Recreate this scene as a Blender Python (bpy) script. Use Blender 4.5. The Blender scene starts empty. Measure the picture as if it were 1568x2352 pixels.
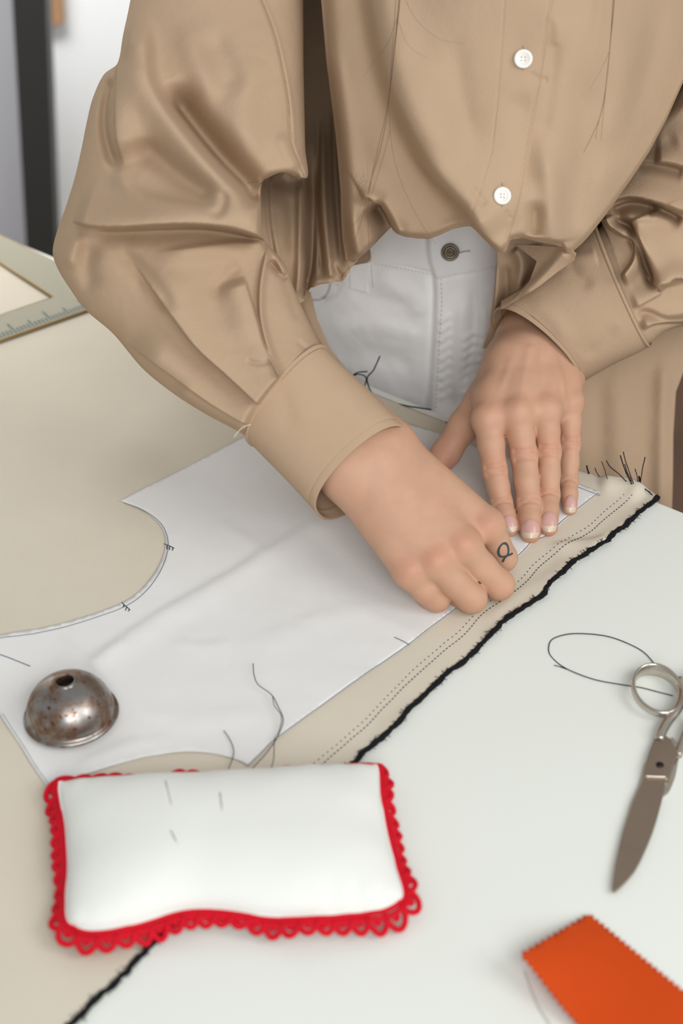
import bpy, bmesh, math, random
import numpy as np
from mathutils import Vector, Matrix
from mathutils.bvhtree import BVHTree
from mathutils.geometry import delaunay_2d_cdt
random.seed(4)
COL = bpy.context.scene.collection
scene = bpy.context.scene

# ------------------------------------------------------------------ camera
FPX = 4000.0; CX, CY = 784.0, 1176.0
PITCH = math.radians(38)
TZ = 0.75                       # table top height
CAM = np.array([0.0, 0.0, 1.544])
FWD = np.array([0, math.cos(PITCH), -math.sin(PITCH)])
UP = np.array([0, math.sin(PITCH), math.cos(PITCH)])
RT = np.array([1.0, 0, 0])
def P(px, py, d):
    px = np.asarray(px, float); py = np.asarray(py, float); d = np.asarray(d, float)
    dx = (px-CX)/FPX; dy = (CY-py)/FPX
    return CAM + d[..., None]*(FWD + dx[..., None]*RT + dy[..., None]*UP)
def T(px, py, h=0.0):
    """world point at height h above the table along a line of sight"""
    dy = (CY-np.asarray(py, float))/FPX
    dz = FWD[2] + dy*UP[2]
    d = (TZ + np.asarray(h, float) - CAM[2])/dz
    return P(px, py, d)
def proj(v):
    r = v - CAM
    d = r@FWD
    return CX + FPX*(r@RT)/d, CY - FPX*(r@UP)/d, d
def at_y(px, py, y):
    dy = (CY-py)/FPX
    return P(px, py, y/(FWD[1]+dy*UP[1]))

cam = bpy.data.cameras.new('camera'); cam.sensor_fit = 'VERTICAL'; cam.sensor_height = 36; cam.sensor_width = 24
cam.lens = FPX/2352*36
cam.dof.use_dof = True; cam.dof.focus_distance = 1.25; cam.dof.aperture_fstop = cam.lens/1000/0.0125
co = bpy.data.objects.new('camera', cam); COL.objects.link(co)
co.location = CAM; co.rotation_euler = (math.radians(90)-PITCH, 0, 0)
scene.camera = co

# ------------------------------------------------------------------ numeric helpers
def catmull(pts, n):
    pts = np.asarray(pts, float)
    k = len(pts)
    t = np.linspace(0, k-1, n); i = np.clip(t.astype(int), 0, k-2); f = (t-i)[:, None]
    p1 = pts[i]; p2 = pts[i+1]
    p0 = np.where((i > 0)[:, None], pts[np.maximum(i-1, 0)], 2*p1-p2)
    p3 = np.where((i < k-2)[:, None], pts[np.minimum(i+2, k-1)], 2*p2-p1)
    return .5*((2*p1)+(-p0+p2)*f+(2*p0-5*p1+4*p2-p3)*f**2+(-p0+3*p1-3*p2+p3)*f**3)
def arclen(pts, n, smooth=True):
    q = catmull(pts, max(200, 12*len(pts))) if smooth else np.asarray(pts, float)
    s = np.r_[0, np.cumsum(np.linalg.norm(np.diff(q, axis=0), axis=1))]
    t = np.linspace(0, s[-1], n)
    return np.stack([np.interp(t, s, q[:, j]) for j in range(q.shape[1])], 1)
_rs = np.random.RandomState(7); _tab = _rs.rand(32, 32, 32).astype(np.float32)
def vnoise(p, scale, seed=0):
    q = np.asarray(p, np.float32)*scale + seed*7.31 + 100
    i = np.floor(q).astype(int); f = q-i; f = f*f*(3-2*f)
    out = 0
    for a in (0, 1):
        for b in (0, 1):
            for c in (0, 1):
                w = (f[..., 0] if a else 1-f[..., 0])*(f[..., 1] if b else 1-f[..., 1])*(f[..., 2] if c else 1-f[..., 2])
                out = out + w*_tab[(i[..., 0]+a) & 31, (i[..., 1]+b) & 31, (i[..., 2]+c) & 31]
    return out*2-1
def sstep(x, a, b):
    t = np.clip((x-a)/(b-a), 0, 1); return t*t*(3-2*t)
def tps(ctrl):
    c = np.asarray(ctrl, float); X = c[:, :2]/500; n = len(c)
    def K(r2): return np.where(r2 > 0, .5*r2*np.log(r2+1e-12), 0)
    A = np.zeros((n+3, n+3)); r2 = ((X[:, None]-X[None])**2).sum(-1)
    A[:n, :n] = K(r2)+np.eye(n)*1e-4; A[:n, n] = 1; A[:n, n+1:] = X; A[n, :n] = 1; A[n+1:, :n] = X.T
    w = np.linalg.solve(A, np.r_[c[:, 2], 0, 0, 0])
    def f(px, py):
        q = np.stack([np.ravel(px), np.ravel(py)], 1)/500
        r2 = ((q[:, None]-X[None])**2).sum(-1)
        return (K(r2)@w[:n]+w[n]+q@w[n+1:]).reshape(np.shape(px))
    return f
def stroke_h(px, py, strokes):
    """relief from crease and ridge lines; each = (points, height, width left, width right, taper in, taper out)"""
    shp = np.shape(px); x = np.ravel(px); y = np.ravel(py); H = np.zeros(x.shape)
    for st in strokes:
        pts, a, wl, wr = st[:4]; ti, to = (st[4:6] if len(st) > 4 else (.2, .2))
        q = arclen(pts, 80); tg = np.gradient(q, axis=0); tg /= np.linalg.norm(tg, axis=1)[:, None]+1e-9
        m = 2.6*max(wl, wr)
        sel = np.where((x > q[:, 0].min()-m) & (x < q[:, 0].max()+m) & (y > q[:, 1].min()-m) & (y < q[:, 1].max()+m))[0]
        for c in range(0, len(sel), 40000):
            s = sel[c:c+40000]
            dx = x[s][:, None]-q[None, :, 0]; dy = y[s][:, None]-q[None, :, 1]
            k = (dx*dx+dy*dy).argmin(1); ar = np.arange(len(s))
            ddx = dx[ar, k]; ddy = dy[ar, k]
            al = ddx*tg[k, 0]+ddy*tg[k, 1]
            cr = tg[k, 0]*ddy-tg[k, 1]*ddx
            hs = .5*np.linalg.norm(q[1]-q[0]); over = np.maximum(np.abs(al)-hs, 0)
            cv = np.abs(cr); dist = np.hypot(cv, over)
            w = np.where(cr > 0, wr, wl)
            u = np.clip((k+al/ (np.linalg.norm(q[1]-q[0])+1e-9))/79, 0, 1)
            g = 1.0
            if ti > 0: g = g*sstep(u, 0, ti)
            if to > 0: g = g*sstep(1-u, 0, to)
            H[s] += a*g*np.exp(-(dist/w)**2)
    return H.reshape(shp)

# ------------------------------------------------------------------ object helpers
def link(o, parent=None, label=None, cat=None, group=None, kind=None):
    COL.objects.link(o)
    if parent: o.parent = parent
    if label: o['label'] = label
    if cat: o['category'] = cat
    if group: o['group'] = group
    if kind: o['kind'] = kind
    return o
def mesh_obj(name, verts, faces, mat, parent=None, smooth=True, **kw):
    me = bpy.data.meshes.new(name)
    me.from_pydata([tuple(map(float, v)) for v in verts], [], [tuple(map(int, f)) for f in faces])
    for m in (mat if isinstance(mat, (list, tuple)) else [mat]): me.materials.append(m)
    if smooth: me.polygons.foreach_set('use_smooth', [True]*len(me.polygons))
    me.update()
    return link(bpy.data.objects.new(name, me), parent, **kw)
def empty(name, loc, **kw):
    o = bpy.data.objects.new(name, None); o.location = loc; o.empty_display_size = .02
    return link(o, **kw)
def child(o, root):
    o.parent = root; o.matrix_parent_inverse = Matrix.Translation(-Vector(root.location)); return o
def grid_faces(nr, nc, wrap=False, off=0):
    i = np.arange(nr-1)[:, None]; j = np.arange(nc if wrap else nc-1)[None]
    j2 = (j+1) % nc
    return np.stack([i*nc+j, i*nc+j2, (i+1)*nc+j2, (i+1)*nc+j], -1).reshape(-1, 4)+off
def solid(o, t, off=-1):
    m = o.modifiers.new('thickness', 'SOLIDIFY'); m.thickness = t; m.offset = off
class MB:
    def __init__(s): s.v = []; s.f = []; s.mi = []
    def add(s, v, f, mi=0):
        o = len(s.v); s.v += [tuple(map(float, q)) for q in v]; s.f += [tuple(int(k)+o for k in q) for q in f]; s.mi += [mi]*len(f)
    def tube(s, pts, r, n=8, mi=0, cap=True, ref=None):
        pts = np.asarray(pts, float); m = len(pts)
        r = np.broadcast_to(np.asarray(r, float), (m,))
        tg = np.gradient(pts, axis=0); tg /= np.linalg.norm(tg, axis=1)[:, None]+1e-12
        a = np.array([0, 0, 1.0]) if abs(tg[0, 2]) < .9 else np.array([1.0, 0, 0])
        u = np.cross(tg[0], a); u /= np.linalg.norm(u); V = []
        for k in range(m):
            u = u-tg[k]*(u@tg[k]); u /= np.linalg.norm(u); w = np.cross(tg[k], u)
            for j in range(n):
                an = 2*math.pi*j/n; V.append(pts[k]+r[k]*(math.cos(an)*u+math.sin(an)*w))
        F = [list(q) for q in grid_faces(m, n, True)]
        if cap:
            V += [pts[0], pts[-1]]
            for j in range(n):
                F.append([m*n, (j+1) % n, j]); F.append([m*n+1, (m-1)*n+j, (m-1)*n+(j+1) % n])
        s.add(V, F, mi)
    def lathe(s, prof, origin, n=48, axis=None, mi=0):
        M = np.eye(3) if axis is None else np.array(Vector((0, 0, 1)).rotation_difference(Vector(axis)).to_matrix())
        V = []
        for (r, z) in prof:
            for j in range(n):
                an = 2*math.pi*j/n; V.append(M@np.array([r*math.cos(an), r*math.sin(an), z])+origin)
        s.add(V, grid_faces(len(prof), n, True), mi)
    def box(s, lo, hi, M=None, o=(0, 0, 0), mi=0):
        V = [np.array([x, y, z]) for x in (lo[0], hi[0]) for y in (lo[1], hi[1]) for z in (lo[2], hi[2])]
        if M is not None: V = [M@v for v in V]
        s.add([v+np.array(o) for v in V], [(0, 1, 3, 2), (4, 6, 7, 5), (0, 4, 5, 1), (2, 3, 7, 6), (0, 2, 6, 4), (1, 5, 7, 3)], mi)
    def prism(s, poly, zlo, zhi, mi=0):
        n = len(poly); V = [(p[0], p[1], zlo) for p in poly]+[(p[0], p[1], zhi) for p in poly]
        s.add(V, [tuple(range(n, 2*n)), tuple(range(n-1, -1, -1))]+[(i, (i+1) % n, n+(i+1) % n, n+i) for i in range(n)], mi)
    def build(s, name, mat, parent=None, smooth=True, **kw):
        o = mesh_obj(name, s.v, s.f, mat, None, smooth, **kw)
        o.data.polygons.foreach_set('material_index', s.mi)
        if parent: child(o, parent)
        return o
def bevel(o, w, seg=2):
    m = o.modifiers.new('bevel', 'BEVEL'); m.width = w; m.segments = seg; m.limit_method = 'ANGLE'

# ------------------------------------------------------------------ materials
def lin(c):
    c = np.array(c)/255.0
    return tuple(np.where(c <= .04045, c/12.92, ((c+.055)/1.055)**2.4))+(1,)
def material(name, rgb, rough=.6, metal=0, var=0, vscale=30, bump=0, bscale=800, sheen=0, sss=0, spec=.5, trans=0, attr=None, linear=False):
    m = bpy.data.materials.new(name); m.use_nodes = True; nt = m.node_tree; N = nt.nodes; L = nt.links
    b = N['Principled BSDF']; c = rgb if linear else lin(rgb)
    b.inputs['Base Color'].default_value = c; b.inputs['Roughness'].default_value = rough; b.inputs['Metallic'].default_value = metal
    b.inputs['Specular IOR Level'].default_value = spec
    if sheen: b.inputs['Sheen Weight'].default_value = sheen
    if trans: b.inputs['Transmission Weight'].default_value = trans
    if sss:
        b.inputs['Subsurface Weight'].default_value = sss; b.inputs['Subsurface Radius'].default_value = (1, .35, .2); b.inputs['Subsurface Scale'].default_value = .006
    tc = N.new('ShaderNodeTexCoord')
    out = None
    if var:
        n = N.new('ShaderNodeTexNoise'); n.inputs['Scale'].default_value = vscale; n.inputs['Detail'].default_value = 5
        L.new(tc.outputs['Object'], n.inputs['Vector'])
        r = N.new('ShaderNodeValToRGB'); r.color_ramp.elements[0].position = .3; r.color_ramp.elements[1].position = .7
        r.color_ramp.elements[0].color = tuple(x*(1-var) for x in c[:3])+(1,); r.color_ramp.elements[1].color = tuple(min(1, x*(1+var)) for x in c[:3])+(1,)
        L.new(n.outputs['Fac'], r.inputs['Fac']); out = r.outputs['Color']
    if attr:
        a = N.new('ShaderNodeVertexColor'); a.layer_name = attr
        mx = N.new('ShaderNodeMix'); mx.data_type = 'RGBA'; mx.blend_type = 'MULTIPLY'; mx.inputs['Factor'].default_value = 1
        if out: L.new(out, mx.inputs[6])
        else: mx.inputs[6].default_value = c
        L.new(a.outputs['Color'], mx.inputs[7]); out = mx.outputs[2]
    if out: L.new(out, b.inputs['Base Color'])
    if bump:
        n = N.new('ShaderNodeTexNoise'); n.inputs['Scale'].default_value = bscale; n.inputs['Detail'].default_value = 3
        L.new(tc.outputs['Object'], n.inputs['Vector'])
        bp = N.new('ShaderNodeBump'); bp.inputs['Strength'].default_value = bump; bp.inputs['Distance'].default_value = .001
        L.new(n.outputs['Fac'], bp.inputs['Height']); L.new(bp.outputs['Normal'], b.inputs['Normal'])
    return m
M = {}
M['shirt'] = material('tan_cotton', (181, 156, 130), .95, var=.03, vscale=18, bump=.3, bscale=900, spec=.04)
M['shirt_thread'] = material('tan_thread', (186, 160, 130), .8)
M['table'] = material('white_laminate', (230, 234, 227), .42, var=.008, vscale=3, spec=.4)
M['metal_leg'] = material('grey_leg_metal', (150, 150, 150), .4, metal=.8)
M['fabric'] = material('beige_twill', (211, 203, 186), .95, var=.015, vscale=25, bump=.2, bscale=1300, spec=.05)
M['paper'] = material('tracing_paper', (226, 226, 224), .75, var=.008, vscale=60, bump=.12, bscale=220, spec=.25)
M['pencil'] = material('pencil_line', (120, 125, 140), .8)
M['ink'] = material('dark_ink', (50, 52, 60), .8)
M['black'] = material('black_thread', (24, 24, 27), .85, spec=.2)
M['skin'] = material('skin', (196, 154, 127), .5, var=.05, vscale=70, bump=.12, bscale=1400, sss=.12, spec=.35, attr='tint')
M['nail'] = material('nail', (206, 160, 150), .25, spec=.5, sss=.1)
M['nail_tip'] = material('nail_tip', (208, 190, 168), .25, spec=.5)
M['tattoo'] = material('tattoo_ink', (52, 66, 72), .6)
M['denim'] = material('white_denim', (250, 250, 250), .85, var=.01, vscale=40, bump=.35, bscale=1400, spec=.15)
M['denim_thread'] = material('white_stitching', (196, 192, 192), .85)
M['bronze'] = material('aged_button_metal', (128, 118, 106), .38, metal=.85, var=.2, vscale=250)
M['shell'] = material('pearl_button', (236, 234, 226), .25, var=.03, vscale=120, spec=.6)
M['red'] = material('red_crochet', (206, 16, 38), .8, bump=.5, bscale=1500, spec=.2)
M['cushion'] = material('white_cotton', (229, 231, 226), .85, bump=.2, bscale=1200, spec=.15)
M['orange'] = material('orange_felt', (200, 72, 21), .9, var=.02, vscale=40, bump=.3, bscale=1200, spec=.15)
M['steel'] = material('worn_steel', (196, 189, 178), .26, metal=1, var=.1, vscale=60)
M['blade'] = material('brownish_blade_steel', (158, 143, 128), .34, metal=.9, var=.08, vscale=30)
M['dark_steel'] = material('dark_screw', (60, 50, 44), .45, metal=.8)
M['plastic'] = material('yellowed_clear_plastic', (176, 170, 142), .2, spec=.5)
M['amber'] = material('amber_plastic_edge', (150, 120, 62), .3)
M['tick'] = material('grey_ruler_print', (105, 115, 112), .7)
M['wall'] = material('white_wall', (238, 240, 239), .9, var=.01, vscale=3)
M['floor'] = material('dark_wood', (74, 48, 28), .5, var=.2, vscale=9)
M['frame'] = material('black_frame_paint', (48, 48, 46), .5)
M['grey'] = material('grey_board', (170, 170, 174), .7)
M['card'] = material('brown_card', (172, 132, 96), .8, var=.04, vscale=12)
M['hair'] = material('brown_hair', (98, 66, 42), .5)
M['white_thread'] = material('pale_thread', (226, 214, 190), .8)
M['shoe'] = material('white_shoe', (220, 220, 218), .6)
# ------------------------------------------------------------------ setting
mb = MB(); mb.box((-3, -2, -.05), (3, 3.2, 0)); mb.build('floor', M['floor'], smooth=False, kind='structure')
mb = MB(); mb.box((-3, 2.45, 0), (3, 2.55, 2.8)); mb.build('wall_back', M['wall'], smooth=False, kind='structure')

# ------------------------------------------------------------------ table
E0 = T(1515, 1155); EL = T(0, 540)
e1 = (E0-EL); e1 /= np.linalg.norm(e1); e2 = np.array([e1[1], -e1[0], 0.0])
if e2[1] > 0: e2 = -e2
Mt = np.stack([e1, e2, [0, 0, 1]], 1)
tab = empty('work_table', tuple(E0*[1, 1, 0]+e1*-.3+e2*.45), label='large white work table the fabric and tools lie on', cat='table')
O = E0*[1, 1, 0]
mb = MB(); mb.box((-1.35, 0, TZ-.028), (.75, .92, TZ), Mt, O); o = mb.build('tabletop', M['table'], tab, smooth=False); bevel(o, .0015)
for sx in (-1.28, .68):
    for sy in (.06, .86):
        mb = MB(); mb.box((sx-.022, sy-.022, 0), (sx+.022, sy+.022, TZ-.028), Mt, O); mb.build('leg', M['metal_leg'], tab, smooth=False)
mb = MB(); mb.box((-1.28, .05, TZ-.07), (.68, .07, TZ-.028), Mt, O); mb.box((-1.28, .85, TZ-.07), (.68, .87, TZ-.028), Mt, O)
mb.build('apron', M['metal_leg'], tab, smooth=False)

# ------------------------------------------------------------------ fabric piece
EDGE = [(-120, 2600), (60, 2445), (165, 2352), (262, 2262), (335, 2190), (390, 2135), (450, 2090), (560, 1985), (640, 1915), (740, 1820), (830, 1741), (880, 1700), (925, 1652), (1000, 1577),
        (1060, 1525), (1100, 1492), (1150, 1440), (1205, 1403), (1245, 1370), (1275, 1335), (1330, 1290), (1385, 1255), (1420, 1225), (1465, 1185), (1508, 1148)]
FAR = [(1508, 1148), (1490, 1130), (1466, 1121), (1440, 1114), (1413, 1112), (1385, 1106), (1352, 1089), (1325, 1083), (1240, 1052), (1040, 978), (970, 952), (850, 903), (700, 845), (400, 722), (130, 612), (-100, 520), (-420, 392)]
def fab_h(x, y):
    """shared gentle relief of the cloth on the table"""
    v = np.stack([x, y, np.full(np.shape(x), TZ)], -1); px, py, _ = proj(v)
    h = .0011+.00035*vnoise(v*[1, 1, 0], 22)
    h = h+stroke_h(px, py, [([(1250, 1262), (1300, 1256), (1370, 1248), (1400, 1240)], .0022, 9, 26, .3, .15),
                            ([(1110, 1440), (1180, 1380), (1260, 1330), (1330, 1275)], .0015, 18, 18),
                            ([(1100, 1490), (1205, 1403), (1330, 1290), (1465, 1185), (1508, 1148)], .0016, 16, 16, .1, 0),
                            ([(1370, 1115), (1420, 1112), (1450, 1122), (1475, 1150)], .006, 22, 22, .2, .2),
                            ([(640, 1915), (830, 1741), (1000, 1577)], .001, 20, 20)])
    return h
ne, nv = 420, 330
ew = np.stack([T(*p) for p in EDGE])
E = arclen(ew, ne); Fr = arclen(np.stack([T(*p) for p in FAR]), nv)
# crumple the black selvedge a little
seg = np.linspace(0, 1, ne); nrm = np.array([.77, -.64, 0])
E = E+nrm*(.0009*vnoise(np.stack([seg*60, seg*0, seg*0], 1), 1)+.0004*vnoise(np.stack([seg*190, seg*0, seg*0], 1), 1))[:, None]
V = E[:, None, :]+(Fr-Fr[0])[None]*(.75+.25*seg)[:, None, None]*1.0
V[..., 2] = TZ+fab_h(V[..., 0], V[..., 1])
fab = mesh_obj('fabric_piece', V.reshape(-1, 3), grid_faces(ne, nv)[:, ::-1], M['fabric'], label='beige woven fabric with a black frayed edge spread over the white table', cat='fabric')
solid(fab, .0007, 0)
fzv = lambda p: np.concatenate([p[..., :2], (TZ+fab_h(p[..., 0], p[..., 1]))[..., None]], -1)
# black frayed selvedge
mb = MB(); c = fzv(E)+[0, 0, .0006]
for k in range(3):
    q = c+nrm*(k-1)*.0008; q = q+np.stack([vnoise(q, 320, k), vnoise(q, 320, k+4), .5*vnoise(q, 320, k+8)], 1)*.00075
    mb.tube(q, .0011+.0004*vnoise(q, 260, k+3), 7)
for i in range(0, ne, 1):
    for _ in range(3):
        p = c[i]+nrm*random.uniform(-.002, .002); a = random.uniform(0, 6.28); l = random.uniform(.001, .0034)
        e = p+np.array([math.cos(a)*l, math.sin(a)*l, random.uniform(-.0002, .0012)]); e[2] = max(e[2], TZ+.0004)
        mb.tube([p, (p+e)/2+[0, 0, .0004], e], .00022, 4)
child(mb.build('frayed_edge', M['black'], label='black frayed selvedge'), fab)
# double row of stitches
mb = MB()
for row, (off, ln) in enumerate(((-62, .0011), (-48, .0015))):
    pts = [(x+off*.74*(1.0 if y > 1300 else .9), y+off*.62) for x, y in EDGE[7:-1]]
    if row == 0: pts = pts[:-1]+[(1442, 1133)]
    else: pts = pts[:-1]+[(1458, 1140)]
    wob = arclen(np.stack([T(*p) for p in pts]), 300)
    L_ = np.linalg.norm(wob[-1]-wob[0]); st = .0032 if row else .0042; n = int(L_/st)
    q = arclen(wob, n*4, False); q = q+nrm*(.0005*vnoise(q, 70, row))[:, None]
    for i in range(n-1):
        a = fzv(q[i*4][None])[0]; b = a+(q[i*4+1]-q[i*4])*(1.1 if row else .9)/np.linalg.norm(q[i*4+1]-q[i*4]+1e-9)*ln
        a[2] += .0005; b[2] = a[2]; mb.tube([a, (a+b)/2+[0, 0, .0001], b], .00028, 5)
child(mb.build('stitching', M['black'], label='double row of small black stitches'), fab)

def wire(mb, pts, r=.0003, n=60, noise=.0006, sc=90, seed=0):
    q = arclen(pts, n); s = np.sin(np.linspace(0, math.pi, n))[:, None]
    q = q+np.stack([vnoise(q, sc, seed+k) for k in range(3)], 1)*noise*s
    mb.tube(q, r, 6)
# fringe of loose warp ends along the far edge
FR = [([(1353, 1090, .001), (1349, 1078, .006), (1347, 1070, .01)], .0009), ([(1377, 1096, .001), (1371, 1085, .006), (1366, 1075, .012)], .0005),
      ([(1398, 1112, .001), (1390, 1085, .014), (1381, 1060, .024)], .0004), ([(1456, 1123, .001), (1425, 1092, .012), (1403, 1075, .02), (1392, 1058, .026)], .0005),
      ([(1458, 1124, .001), (1444, 1098, .014), (1432, 1070, .028), (1424, 1046, .036)], .0006), ([(1460, 1124, .001), (1448, 1092, .016), (1437, 1060, .03), (1431, 1038, .042)], .0005),
      ([(1455, 1118, .001), (1442, 1088, .016), (1434, 1066, .025)], .0005),
      ([(1468, 1120, .001), (1463, 1100, .01), (1458, 1077, .02)], .0005), ([(1469, 1119, .001), (1472, 1095, .012), (1481, 1050, .034)], .0005),
      ([(1468, 1118, .001), (1468, 1106, .006), (1467, 1094, .01)], .0011), ([(1470, 1116, .001), (1488, 1128, .004), (1504, 1143, .001)], .0006), ([(1472, 1118, .001), (1490, 1128, .002), (1508, 1146, .001)], .0006),
      ([(858, 916, .001), (843, 872, .01), (858, 850, .02), (872, 818, .034)], .0008), ([(836, 890, .001), (841, 868, .01), (822, 860, .016), (805, 866, .014)], .0007), ([(806, 866, .01), (822, 856, .016), (843, 853, .02)], .0007),
      ([(915, 928, .001), (940, 934, .002), (962, 936, .002), (990, 941, .003)], .0007), ([(1022, 972, .001), (1034, 969, .003), (1050, 965, .004)], .0008)]
mb = MB()
for i, (pts, r) in enumerate(FR[:12]):
    wire(mb, [T(*p) for p in pts], r*.75, 30, .0006, 90, i)
child(mb.build('loose_threads', M['black'], label='tuft of black thread ends at the right corner'), fab)
for a_, b_ in ((12, 15), (15, 16), (16, 17)):
    mb = MB()
    for i, (pts, r) in enumerate(FR[a_:b_]): wire(mb, [T(*p) for p in pts], r*.75, 30, .0006, 90, i+a_)
    child(mb.build('loose_threads', M['black'], label='black thread ends between the sleeve and the other hand'), fab)

# ------------------------------------------------------------------ paper pattern
POLY = [(275, 1155), (420, 1083), (560, 1010), (680, 948), (752, 914), (820, 938), (915, 970), (1026, 1007), (1150, 1052), (1250, 1088), (1330, 1118), (1378, 1137),
        (1300, 1196), (1265, 1232), (1225, 1250), (1200, 1275), (1130, 1335), (1060, 1395), (1000, 1440), (940, 1487), (850, 1548), (740, 1627), (640, 1700), (600, 1738), (572, 1765),
        (545, 1752), (520, 1744), (490, 1737), (460, 1734), (430, 1733), (400, 1735), (360, 1741), (330, 1746), (270, 1762), (215, 1780), (160, 1796), (107, 1810),
        (76, 1765), (50, 1722), (22, 1680), (0, 1645), (-30, 1580), (-60, 1478), (0, 1466), (45, 1456), (85, 1450), (140, 1438), (215, 1415), (280, 1390), (318, 1365), (345, 1338), (365, 1308), (377, 1275), (381, 1245), (372, 1218), (352, 1195), (320, 1173)]
CREASE = [([(195, 1548), (330, 1445), (480, 1360), (560, 1312), (660, 1252), (745, 1200), (800, 1165)], .0028, 14, 34, .05, .05),
          ([(215, 1500), (330, 1410), (470, 1330), (600, 1255)], -.0012, 22, 22),
          ([(120, 1460), (200, 1520), (290, 1600), (350, 1660)], .0012, 7, 14), ([(215, 1545), (260, 1500), (300, 1480)], .0012, 6, 9),
          ([(390, 1480), (470, 1490), (540, 1475)], .0009, 8, 20), ([(480, 1200), (560, 1240), (620, 1290)], .0007, 12, 20),
          ([(560, 1500), (700, 1440), (850, 1400)], .0009, 20, 30), ([(300, 1640), (450, 1660), (600, 1640)], .0009, 25, 30),
          ([(800, 1400), (900, 1440), (960, 1475)], .0008, 15, 20), ([(420, 1090), (560, 1180), (700, 1210)], .0006, 20, 25), ([(160, 1780), (290, 1720), (420, 1700)], .0012, 12, 20)]
def paper_h(x, y):
    v = np.stack([x, y, np.full(np.shape(x), TZ)], -1); px, py, _ = proj(v)
    n = .0006*np.abs(vnoise(v*[1, 1, 0], 28, 2))+.0003*np.abs(vnoise(v*[1, 1, 0], 75, 3))
    return fab_h(x, y)+.0010+np.maximum(stroke_h(px, py, CREASE), -.0002)+n
def sheet(poly_w, step, hf, name, mat, **kw):
    poly = np.asarray(poly_w)[:, :2]; n = len(poly)
    out = []
    for i in range(n):
        a, b = poly[i], poly[(i+1) % n]; m = max(1, int(np.linalg.norm(b-a)/step))
        out += [a+(b-a)*k/m for k in range(m)]
    B = np.array(out); nb = len(B)
    xs = np.arange(B[:, 0].min()+step*.5, B[:, 0].max(), step); ys = np.arange(B[:, 1].min()+step*.5, B[:, 1].max(), step)
    G = np.stack(np.meshgrid(xs, ys), -1).reshape(-1, 2)
    x, y = G[:, 0], G[:, 1]; ins = np.zeros(len(G), bool); dm = np.full(len(G), 9.)
    for i in range(nb):
        a, b = B[i], B[(i+1) % nb]
        c = (a[1] > y) != (b[1] > y)
        ins ^= c & (x < (b[0]-a[0])*(y-a[1])/(b[1]-a[1]+1e-15)+a[0])
        dm = np.minimum(dm, (x-a[0])**2+(y-a[1])**2)
    G = G[ins & (dm > (.45*step)**2)]
    allp = np.r_[B, G]
    r = delaunay_2d_cdt([Vector(p) for p in allp], [], [list(range(nb))], 1, 1e-7)
    vv = np.array([tuple(p) for p in r[0]]); z = hf(vv[:, 0], vv[:, 1])
    return mesh_obj(name, np.c_[vv, z], [f for f in r[2]], mat, **kw)
pw = np.stack([T(*p) for p in POLY])
k0 = [0, 4, 11, 24, 36, 40]
dense = []
NP = len(POLY); corners = [0, 4, 11, 24, 36, 42]
for ci in range(len(corners)):
    a = corners[ci]; b = corners[(ci+1) % len(corners)]
    idx = list(range(a, b+1)) if b > a else list(range(a, NP))+[0]
    q = arclen(pw[idx], len(idx)*6); dense += list(q[:-1])
pat = sheet(dense, .0035, lambda x, y: TZ+paper_h(x, y), 'sewing_pattern', M['paper'], label='white creased tracing paper bodice pattern lying on the beige fabric under both hands', cat='paper pattern')
solid(pat, .00018, 1)
def on_paper(px, py, off=.0004):
    w = T(px, py, .002); z = TZ+paper_h(w[..., 0], w[..., 1])+off
    return np.concatenate([w[..., :2], np.asarray(z)[..., None]], -1)
def ribbon(mb, pts, wd, off=.00045, n=None, mi=0):
    pts = np.asarray(pts, float); L_ = np.linalg.norm(np.diff(pts, axis=0), axis=1).sum()
    q = arclen(pts, n or max(4, int(L_/5))); w = on_paper(q[:, 0], q[:, 1], off)
    t = np.gradient(w, axis=0); t[:, 2] = 0; t /= np.linalg.norm(t, axis=1)[:, None]; s = np.stack([-t[:, 1], t[:, 0], t[:, 2]*0], 1)*wd/2
    m = len(w); mb.add(np.concatenate([w-s, w+s]), [(i, i+1, m+i+1, m+i) for i in range(m-1)], mi)
mb = MB()
ins_ = lambda pts, dx, dy: [(x+dx, y+dy) for x, y in pts]
ribbon(mb, ins_(POLY[11:25], -4, -3), .0007)
ribbon(mb, ins_(POLY[9:12], -3, 3)+[(1376, 1138)], .0007)
ribbon(mb, [(-20, 1471), (45, 1462), (85, 1456), (140, 1444), (215, 1421), (285, 1395), (324, 1369), (351, 1341), (371, 1309), (383, 1275), (386, 1246), (376, 1214), (356, 1191), (322, 1170), (285, 1156)], .0006)
ribbon(mb, [(0, 1506), (35, 1518), (70, 1532)], .0008)
ribbon(mb, [(905, 1466), (922, 1474), (940, 1484)], .0008)
ribbon(mb, [(112, 1803), (82, 1760), (56, 1717), (28, 1675), (6, 1640)], .0003)
child(mb.build('pencil_outline', M['pencil'], smooth=False, label='grey pencil outline and marks near the paper edge'), pat)
mb = MB()
for pts in ([(376, 1251), (388, 1255), (400, 1261)], [(384, 1254), (383, 1263)], [(390, 1257), (389, 1265)], [(397, 1260), (396, 1266)],
            [(279, 1385), (290, 1394), (299, 1402)], [(285, 1390), (282, 1397)], [(291, 1395), (288, 1403)], [(298, 1401), (294, 1405)]):
    if pts[0] == (279, 1385):
        child(mb.build('notch_mark', M['ink'], smooth=False, label='small dark comb-shaped mark, upper one'), pat); mb = MB()
    ribbon(mb, pts, .0007)
child(mb.build('notch_mark', M['ink'], smooth=False, label='small dark comb-shaped mark, lower one'), pat)

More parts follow.
